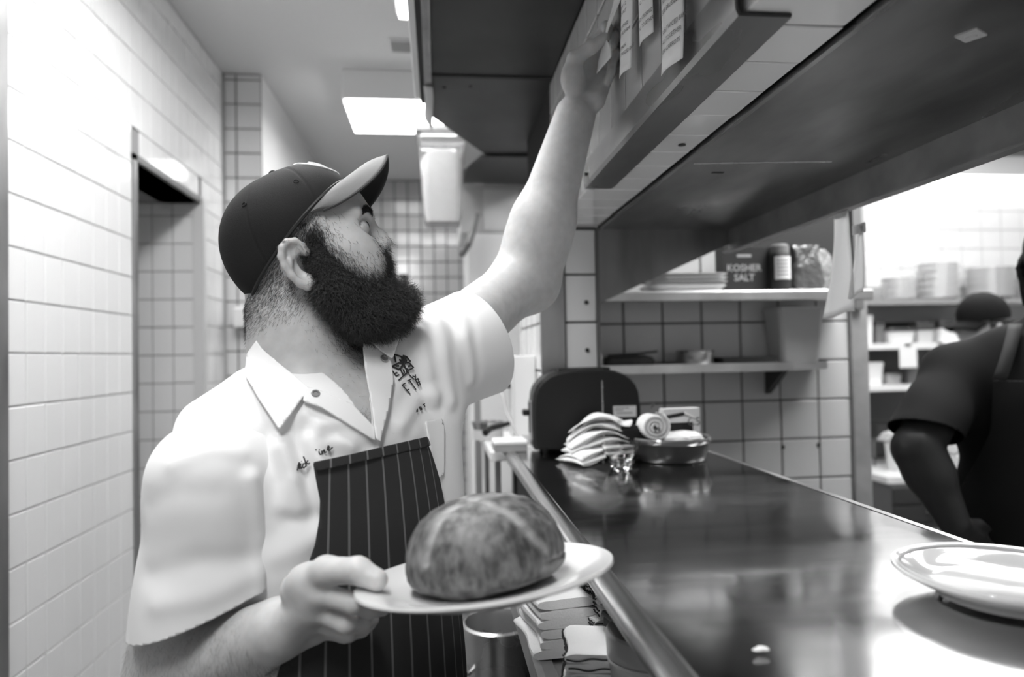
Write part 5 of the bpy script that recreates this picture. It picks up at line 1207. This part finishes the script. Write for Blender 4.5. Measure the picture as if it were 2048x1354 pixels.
# ================================================================ held plate and loaf
t = thing('dinner_plate', 'white plate held out in the hand with the round loaf on it', 'plate', (.043, .66, 1.2805))
t.rotation_euler = (math.radians(-5.5), math.radians(-5.4), 0)
R = .121
MB().lathe([(.0001, .003), (R*.55, .003), (R*.58, 0), (R*.63, 0), (R*.66, .003), (R*.98, .0135), (R, .0155), (R*.995, .018), (R*.96, .0178), (R*.72, .0105), (R*.62, .0080), (.0001, .0075)], n=96).build('body', china_m, t, True)
t = thing('round_loaf', 'round crusty scored loaf of bread resting on the held plate', 'bread', (.0445, .652, 1.2885))
t.rotation_euler = (math.radians(-5.5), math.radians(-5.0), math.radians(12))
bm = bmesh.new(); bmesh.ops.create_icosphere(bm, subdivisions=6, radius=1.0)
V = np.array([v.co[:] for v in bm.verts]); F = np.array([[v.index for v in f.verts] for f in bm.faces]); bm.free()
az = np.arctan2(V[:, 1], V[:, 0]); el = np.arcsin(np.clip(V[:, 2], -1, 1))
def vn(p, s, seed):         # cheap smooth noise
    r_ = np.random.default_rng(seed); out = np.zeros(len(p))
    for _ in range(14): k_ = r_.normal(size=3)*s; out += np.sin(p@k_+r_.uniform(0, 6.28))
    return out/14**.5
h_ = np.sqrt(1-V[:, 2]**2)
B = np.stack([V[:, 0]*.0735*h_**-.12, V[:, 1]*.070*h_**-.12, np.where(V[:, 2] > 0, .062*V[:, 2], .016*np.abs(V[:, 2])**.6*-1)], 1) if False else np.zeros_like(V)
rad = np.where(V[:, 2] > 0, np.cos(el)**.82, np.cos(el)**.45); zz = np.where(V[:, 2] > 0, .060*np.sin(el)**.95*1.0, 0) if False else np.where(V[:, 2] > 0, .059*np.abs(np.sin(el))**.95, -.0215*np.abs(np.sin(el))**.8)
B = np.stack([np.cos(az)*rad*.0735, np.sin(az)*rad*.071, zz+.0215], 1)
B += V*(.0016*vn(V, 3, 1)+.0005*vn(V, 14, 2))[:, None]
flour = np.clip(.3*vn(V, 5, 3)-.08, 0, .4)+.35*np.exp(-(np.linalg.norm(V-A3((-.35, -.75, .55)), axis=1)/.35)**2)*(.7+.4*vn(V, 14, 8)); groove = np.zeros(len(V))
C0 = A3((-.10, -.15, .98)); C0 /= np.linalg.norm(C0)
for a0, a1, wd, ln in ((-158, -150, .10, 1.3), (-75, -58, .07, 1.4), (10, 25, .09, 1.2), (95, 110, .06, 1.2)):
    def arc(t): a = math.radians(a0+(a1-a0)*t); q = A3((math.cos(a), math.sin(a), 0)); ang_ = ln*t; v = C0*math.cos(ang_)+q*math.sin(ang_); return v/np.linalg.norm(v)
    pts = np.array([arc(t) for t in np.linspace(0, 1, 22)]); d = np.min(np.linalg.norm(V[:, None]-pts[None], axis=2), axis=1)
    groove += np.exp(-(d/(wd*.45))**2); flour = np.maximum(flour, np.exp(-(d/wd)**2)*.9*(.7+.3*vn(V, 18, 5)))
crack = np.exp(-((V[:, 2]-.02-.05*np.sin(3*az))/.018)**2)*((az > -1.1) & (az < -.25)); groove += 1.2*crack
B -= V*(.0026*np.clip(groove, 0, 1.2))[:, None]; B[:, 2] = np.maximum(B[:, 2], .0002)
crust = mat('bread_crust', .12, .55); nt = crust.node_tree; b = nt.nodes['Principled BSDF']
av = nt.nodes.new('ShaderNodeAttribute'); av.attribute_name = 'flour'; tc = nt.nodes.new('ShaderNodeTexCoord'); n1 = nt.nodes.new('ShaderNodeTexNoise'); n1.inputs['Scale'].default_value = 130; n1.inputs['Detail'].default_value = 6
mp = nt.nodes.new('ShaderNodeMapping'); mp.inputs['Scale'].default_value = (1, 1, .55); nt.links.new(tc.outputs['Object'], mp.inputs[0]); nt.links.new(mp.outputs[0], n1.inputs[0])
rp = nt.nodes.new('ShaderNodeValToRGB'); rp.color_ramp.elements[0].position = .38; rp.color_ramp.elements[0].color = (.035, .035, .035, 1); rp.color_ramp.elements[1].position = .66; rp.color_ramp.elements[1].color = (.14, .14, .14, 1); nt.links.new(n1.outputs[0], rp.inputs[0])
mx = nt.nodes.new('ShaderNodeMix'); mx.data_type = 'RGBA'; nt.links.new(av.outputs['Fac'], mx.inputs['Factor']); nt.links.new(rp.outputs[0], mx.inputs['A']); mx.inputs['B'].default_value = (.42, .42, .42, 1); nt.links.new(mx.outputs['Result'], b.inputs['Base Color'])
bp = nt.nodes.new('ShaderNodeBump'); bp.inputs['Strength'].default_value = .5; bp.inputs['Distance'].default_value = .0012; nt.links.new(n1.outputs[0], bp.inputs['Height']); nt.links.new(bp.outputs[0], b.inputs['Normal'])
o = npobj('crust', B, F, crust, t); a = o.data.attributes.new('flour', 'FLOAT', 'POINT'); a.data.foreach_set('value', np.clip(flour, 0, 1).astype(np.float32))
# ================================================================ the cook in the dark shirt
dskin = mat('dark_skin', .045, .42, sss=.1)
TR2 = np.stack([A3((.87, -.5, 0)), A3((-.5, -.87, 0)), EZ]); TR2[0] /= np.linalg.norm(TR2[0]); TR2[1] /= np.linalg.norm(TR2[1])
C2 = A3((1.45, 1.53, 0)); N2 = C2+A3((.035, .0, 1.555)); S2 = A3((1.283, 1.62, 1.425)); E2 = A3((1.088, 1.50, 1.268)); W2 = A3((1.150, 1.47, 1.105)); S2b = C2+TR2[0]*.19+A3((0, 0, 1.44)); E2b = S2b+A3((.07, .02, -.29)); W2b = E2b+A3((-.10, -.12, -.20))
def torso2(f, g, k=.04):
    f.ell(C2+A3((0, 0, 1.34)), (.195+g, .13+g, .19+g), TR2, k).ell(C2+A3((0, 0, 1.12)), (.185+g, .15+g, .20+g), TR2, k).ell(C2+A3((0, 0, .93)), (.19+g, .14+g, .15+g), TR2, k)
    f.cone(N2+A3((0, 0, -.04)), S2, .06+g, .058+g, k).cone(N2+A3((0, 0, -.04)), S2b, .06+g, .058+g, k); return f
b2 = torso2(Field(), 0)
H2 = N2+A3((-.005, -.05, .150)); b2.cone(N2, H2+A3((0, .02, -.08)), .062, .058, .03).ell(H2, (.077, .095, .115), None, .02).ell(H2+A3((0, -.05, -.05)), (.055, .05, .065), None, .02)
b2.cone(H2+A3((0, -.09, .02)), H2+A3((0, -.108, -.025)), .009, .013, .008)
for s in (-1, 1):
    b2.ell(H2+A3((s*.031, -.092, .012)), (.016, .014, .011), None, .008, '-'); b2.ell(H2+A3((s*.031, -.078, .01)), (.013, .013, .013), None, .003)
    b2.ell(H2+A3((s*.078, .0, -.01)), (.012, .02, .032), None, .006); b2.cone(H2+A3((0, -.092, -.06)), H2+A3((s*.022, -.085, -.062)), .008, .006, .006)
b2.cone(S2, E2, .06, .050, .03).cone(E2, E2+(W2-E2)*.35, .049, .050, .02).cone(E2+(W2-E2)*.3, W2, .050, .033, .02)
b2.cone(S2b, E2b, .06, .048, .03).cone(E2b, W2b, .048, .032, .02)
for w2, dx in ((W2, .9), (W2b, -.6)):
    dr = A3((dx*.6, .1, -.55)); dr /= np.linalg.norm(dr); sd = np.cross(dr, A3((0, -1, .2))); sd /= np.linalg.norm(sd)
    kn = [w2+dr*.085+sd*q for q in (-.03, -.01, .01, .03)]
    for q in kn: b2.cone(w2, q, .022, .013, .012)
    for i, q in enumerate(kn): b2.chain([q, q+dr*.035, q+dr*.06+A3((.012, .02, 0)), q+dr*(.075+.006*(i in (1, 2)))+A3((.03, .035, .004))], [.0105, .0098, .009, .008], .003)
    b2.chain([w2+dr*.03-sd*.02, w2+dr*.06-sd*.045, w2+dr*.085-sd*.052], [.014, .011, .009], .006)
for s in (-1, 1):
    hj = C2+A3((0, 0, .9))+TR2[0]*(.095*s); b2.cone(hj, hj+A3((0, -.02, -.42)), .09, .06, .04).cone(hj+A3((0, -.02, -.42)), hj+A3((0, 0, -.82)), .058, .04, .03)
V, F = surf(b2, .005); cook = npobj('person', V, F, dskin); tag(cook, 'cook in dark t-shirt and dark apron with dreadlocks, one arm bent to the hip', 'person')
ts = torso2(Field(), .012).cone(S2, E2+A3((.02, .01, .02)), .070, .074, .04).cone(S2b, E2b, .072, .076, .04)
V, F = surf(ts, .006); dA = E2-S2; dA /= np.linalg.norm(dA); dB = E2b-S2b; dB /= np.linalg.norm(dB)
lat2 = (V-C2)@TR2[0]
nearA = Field().cone(S2, E2, .082, .09)(V) < 0; nearB = Field().cone(S2b, E2b, .082, .09)(V) < 0
s_ = np.maximum(np.where(nearA & (V[:, 2] < 1.40), (V-(E2+A3((.035, .018, .036))))@(dA*.8+A3((.25, .1, -.35))), np.where(nearB & (V[:, 2] < 1.40), (V-(E2b+A3((-.015, 0, .05))))@dB, -1)), .055-np.linalg.norm((V-(N2+A3((0, -.01, .02))))*A3((1, 1, .8)), axis=1))
s_ = np.maximum(s_, .82-V[:, 2])
V, F = clip(V+ts.grad(V)*(.003*np.sin(30*V[:, 0]+24*V[:, 2])*np.sin(20*V[:, 2]-15*V[:, 1]))[:, None], F, s_); o = npobj('t_shirt', V, F, mat('dark_tshirt', .010, .9, spec=.25), cook); solidify(o, .002, 1)
ap2 = torso2(Field(), .024, .07).cone(C2+A3((0, 0, .85)), C2+A3((0, 0, .5)), .2, .19, .06)
V, F = surf(ap2, .007); L2_ = (V-C2)@TR2.T
pl = [(-.13, 1.42), (.13, 1.42), (.14, 1.30), (.20, 1.14), (.22, .5), (-.22, .5), (-.20, 1.14), (-.14, 1.30)]
s_ = np.where(L2_[:, 1] > -.01, poly_sd(L2_[:, [0, 2]], pl), .05); V, F = clip(V, F, s_); o = npobj('apron', V, F, mat('dark_apron', .009, .85), cook); solidify(o, .002, 0)
for s in (-1, 1):
    P_ = []
    for q in np.linspace(0, 1, 10):
        l = s*(.118-.045*q); z = 1.425+.125*q; c = C2+A3((0, 0, z))+TR2[0]*l; ray_ = c+TR2[1][None]*np.linspace(.22, -.05, 200)[:, None]; d = ap2(ray_); i = int(np.argmax(d < .0)) if (d < 0).any() else 120; P_.append(ray_[i])
    g = [[(p+TR2[0]*w_+TR2[1]*.003).tolist() for w_ in (-.014, 0, .014)] for p in P_]; o = MB().sheet(g).build('strap', mat('strap_grey', .055, .8), cook, True); solidify(o, .002, 0)
r_ = random.Random(5)
for k in range(34):
    a = r_.uniform(0, 2*math.pi); e = r_.uniform(.1, 1.2); d = A3((math.cos(a)*math.cos(e)*.08, math.sin(a)*math.cos(e)*.098, math.sin(e)*.115)); p0 = H2+d
    if math.sin(a) < -.75 and e < .7: continue
    out = A3((math.cos(a), math.sin(a), 0)); ln = r_.uniform(.12, .2)
    pts = [p0+out*(.008+.012*math.sin(q*2.4+k))*min(1, 3*q)+A3((.004*math.sin(9*q+k), .004*math.cos(7*q+k), -ln*q)) for q in np.linspace(0, 1, 9)]
    MB().tube([p.tolist() for p in pts], [.0075, .0085, .0085, .008, .008, .0075, .007, .006, .0035], 7).build('dreadlock', mat('dreads', .018, .7), cook, True)
hf = Field().ell(H2+A3((0, .008, .02)), (.083, .098, .112), None, .02); V, F = surf(hf, .006); V, F = clip(V, F, np.maximum(-(V[:, 1]-H2[1]+.05+(V[:, 2]-H2[2]-.06)*.9), -(V[:, 2]-H2[2]+.05))); npobj('hair', V, F, MATS['dreads'], cook)
# ================================================================ the cook in the cap, bent over his work
H3 = A3((2.37, 2.82, 1.60)); b3 = Field().ell(H3+A3((0, 0, .03)), (.095, .078, .09), None, .02).ell(H3+A3((-.05, 0, -.035)), (.055, .06, .065), None, .02).cone(H3+A3((.03, 0, -.04)), A3((2.48, 2.84, 1.46)), .056, .066, .03)
b3.cone(H3+A3((-.10, 0, .0)), H3+A3((-.122, 0, -.035)), .008, .012, .008)
for s in (-1, 1): b3.ell(H3+A3((.01, s*.076, -.02)), (.02, .010, .032), None, .005); b3.ell(H3+A3((-.092, s*.03, .0)), (.012, .014, .010), None, .006, '-')
b3.ell((2.52, 2.84, 1.28), (.13, .19, .19), None, .04).ell((2.54, 2.84, 1.02), (.14, .17, .2), None, .04)
for s in (-1, 1):
    sh3 = A3((2.49, 2.84+s*.19, 1.41)); el3 = sh3+A3((-.05, s*.05, -.27)); wr3 = el3+A3((-.24, -s*.03, -.03)); b3.cone(sh3, el3, .058, .047, .03).cone(el3, wr3, .046, .032, .02).cone(A3((2.48, 2.84, 1.44)), sh3, .06, .055, .04)
    for q in (-.03, -.01, .01, .03): b3.chain([wr3, wr3+A3((-.085, q, -.005)), wr3+A3((-.125, q*1.1, -.015)), wr3+A3((-.155, q*1.1, -.04))], [.022, .012, .010, .008], .005)
    b3.chain([wr3+A3((-.03, -s*.02, 0)), wr3+A3((-.07, -s*.05, -.005)), wr3+A3((-.10, -s*.055, -.02))], [.014, .011, .009], .005)
    hj = A3((2.55, 2.84+s*.09, .88)); b3.cone(hj, hj+A3((0, 0, -.42)), .09, .06, .04).cone(hj+A3((0, 0, -.42)), hj+A3((0, 0, -.8)), .058, .042, .03)
V, F = surf(b3, .006); cook2 = npobj('person', V, F, mat('skin_far', .42, .5)); tag(cook2, 'cook in a black cap looking down, half hidden behind the dark shirted cook', 'person')
t3 = Field().ell((2.52, 2.84, 1.28), (.145, .205, .2), None, .04).ell((2.54, 2.84, 1.02), (.155, .185, .22), None, .04)
for s in (-1, 1):
    sh3 = A3((2.49, 2.84+s*.19, 1.41)); el3 = sh3+A3((-.05, s*.05, -.27)); t3.cone(sh3, sh3+(el3-sh3)*.7, .072, .072, .03).cone(A3((2.48, 2.84, 1.44)), sh3, .072, .068, .04)
V, F = surf(t3, .008); V, F = clip(V, F, np.maximum(.075-np.linalg.norm(V-A3((2.47, 2.84, 1.50)), axis=1), .86-V[:, 2])); o = npobj('shirt', V, F, mat('pale_shirt', .6, .8), cook2); solidify(o, .003, 1)
c3 = Field().ell(H3+A3((.005, 0, .035)), (.108, .09, .098), None, .02); V, F = surf(c3, .006); V, F = clip(V, F, -(V-(H3+A3((0, 0, .012))))@A3((-.10, 0, 1.0))); cap3 = npobj('cap', V, F, mat('far_cap', .007, .85, spec=.2), cook2); solidify(cap3, .004, 0)
g = []
for a in np.linspace(-1, 1, 17): g.append([(H3+A3((-.09*math.cos(a*1.2)-.075*q*math.cos(a*.9)**.7, .085*math.sin(a*1.2)*(1-.12*q), .015-.035*q-.018*a*a))).tolist() for q in np.linspace(0, 1, 6)])
o = MB().sheet(g).build('brim', MATS['far_cap'], cap3, True); solidify(o, .003, 0)
g = [[(H3+A3((.10*math.cos(a)+.005, .082*math.sin(a), .01-.03*q))).tolist() for q in (0, 1)] for a in np.linspace(-1.9, 1.9, 20)]
o = MB().sheet(g).build('hair', mat('far_hair', .03, .8), cook2, True); solidify(o, .004, 0)
for o in bpy.data.objects:      # shoes keep both cooks on the floor
    pass
for cc, pts in ((cook, [C2+TR2[0]*(.095*s) for s in (-1, 1)]), (cook2, [A3((2.55, 2.84+s*.09, 0)) for s in (-1, 1)])):
    fd = TR2[1] if cc is cook else A3((-1, 0, 0))
    for p in pts:
        sf = Field().cone(p-fd*.05+A3((0, 0, .04)), p+fd*.15+A3((0, 0, .034)), .044, .036, .02).cone(p+A3((0, 0, .06)), p+A3((0, 0, .11)), .046, .046, .02)
        V, F = surf(sf, .008); V[:, 2] = np.maximum(V[:, 2], .001); npobj('shoe', V, F, black_m, cc)
    tf = Field()
    for p in pts: tf.cone(p+A3((0, 0, .88)), p+A3((0, 0, .48)), .10, .078, .03).cone(p+A3((0, 0, .48)), p+A3((0, 0, .1)), .076, .07, .03)
    tf.cone(pts[0]+A3((0, 0, .9)), pts[1]+A3((0, 0, .9)), .13, .13, .05); V, F = surf(tf, .01); V, F = clip(V, F, np.maximum(V[:, 2]-.95, .09-V[:, 2])); npobj('trousers', V, F, MATS['dark_trousers'], cc)
# ---------------------------------------------------------------- the order slip in the raised hand
def fH(u, v):
    top = A3(at(1246, -60, Y=1.10)); mid = A3(at(1214, 80, Y=1.102)); end = A3(at(1203, 132, Y=1.088)); L1 = np.linalg.norm(mid-top); L2_ = np.linalg.norm(end-mid)
    s = v*(L1+L2_)/.24; c = top+(mid-top)*(s/L1) if s < L1 else mid+(end-mid)*((s-L1)/L2_)
    pinch = 1-.72*math.exp(-((s-L1)/.022)**2); tw = 1.0+.8*math.sin(3*v/.24); side = A3((.35*math.cos(tw*.6), -.8, .22*math.sin(tw)))
    return Vector((c+side*(u-.026)*pinch+A3((.004*math.sin(30*v), .003*math.sin(22*v), 0))).tolist())
ticket('crumpled order slip pinched between thumb and fingers of the raised hand', fH, .052, .24, [(.10+.012*i, s, .006) for i, s in enumerate(('SALAD', '', 'FISH', '', 'SOUP'))], size=.007)
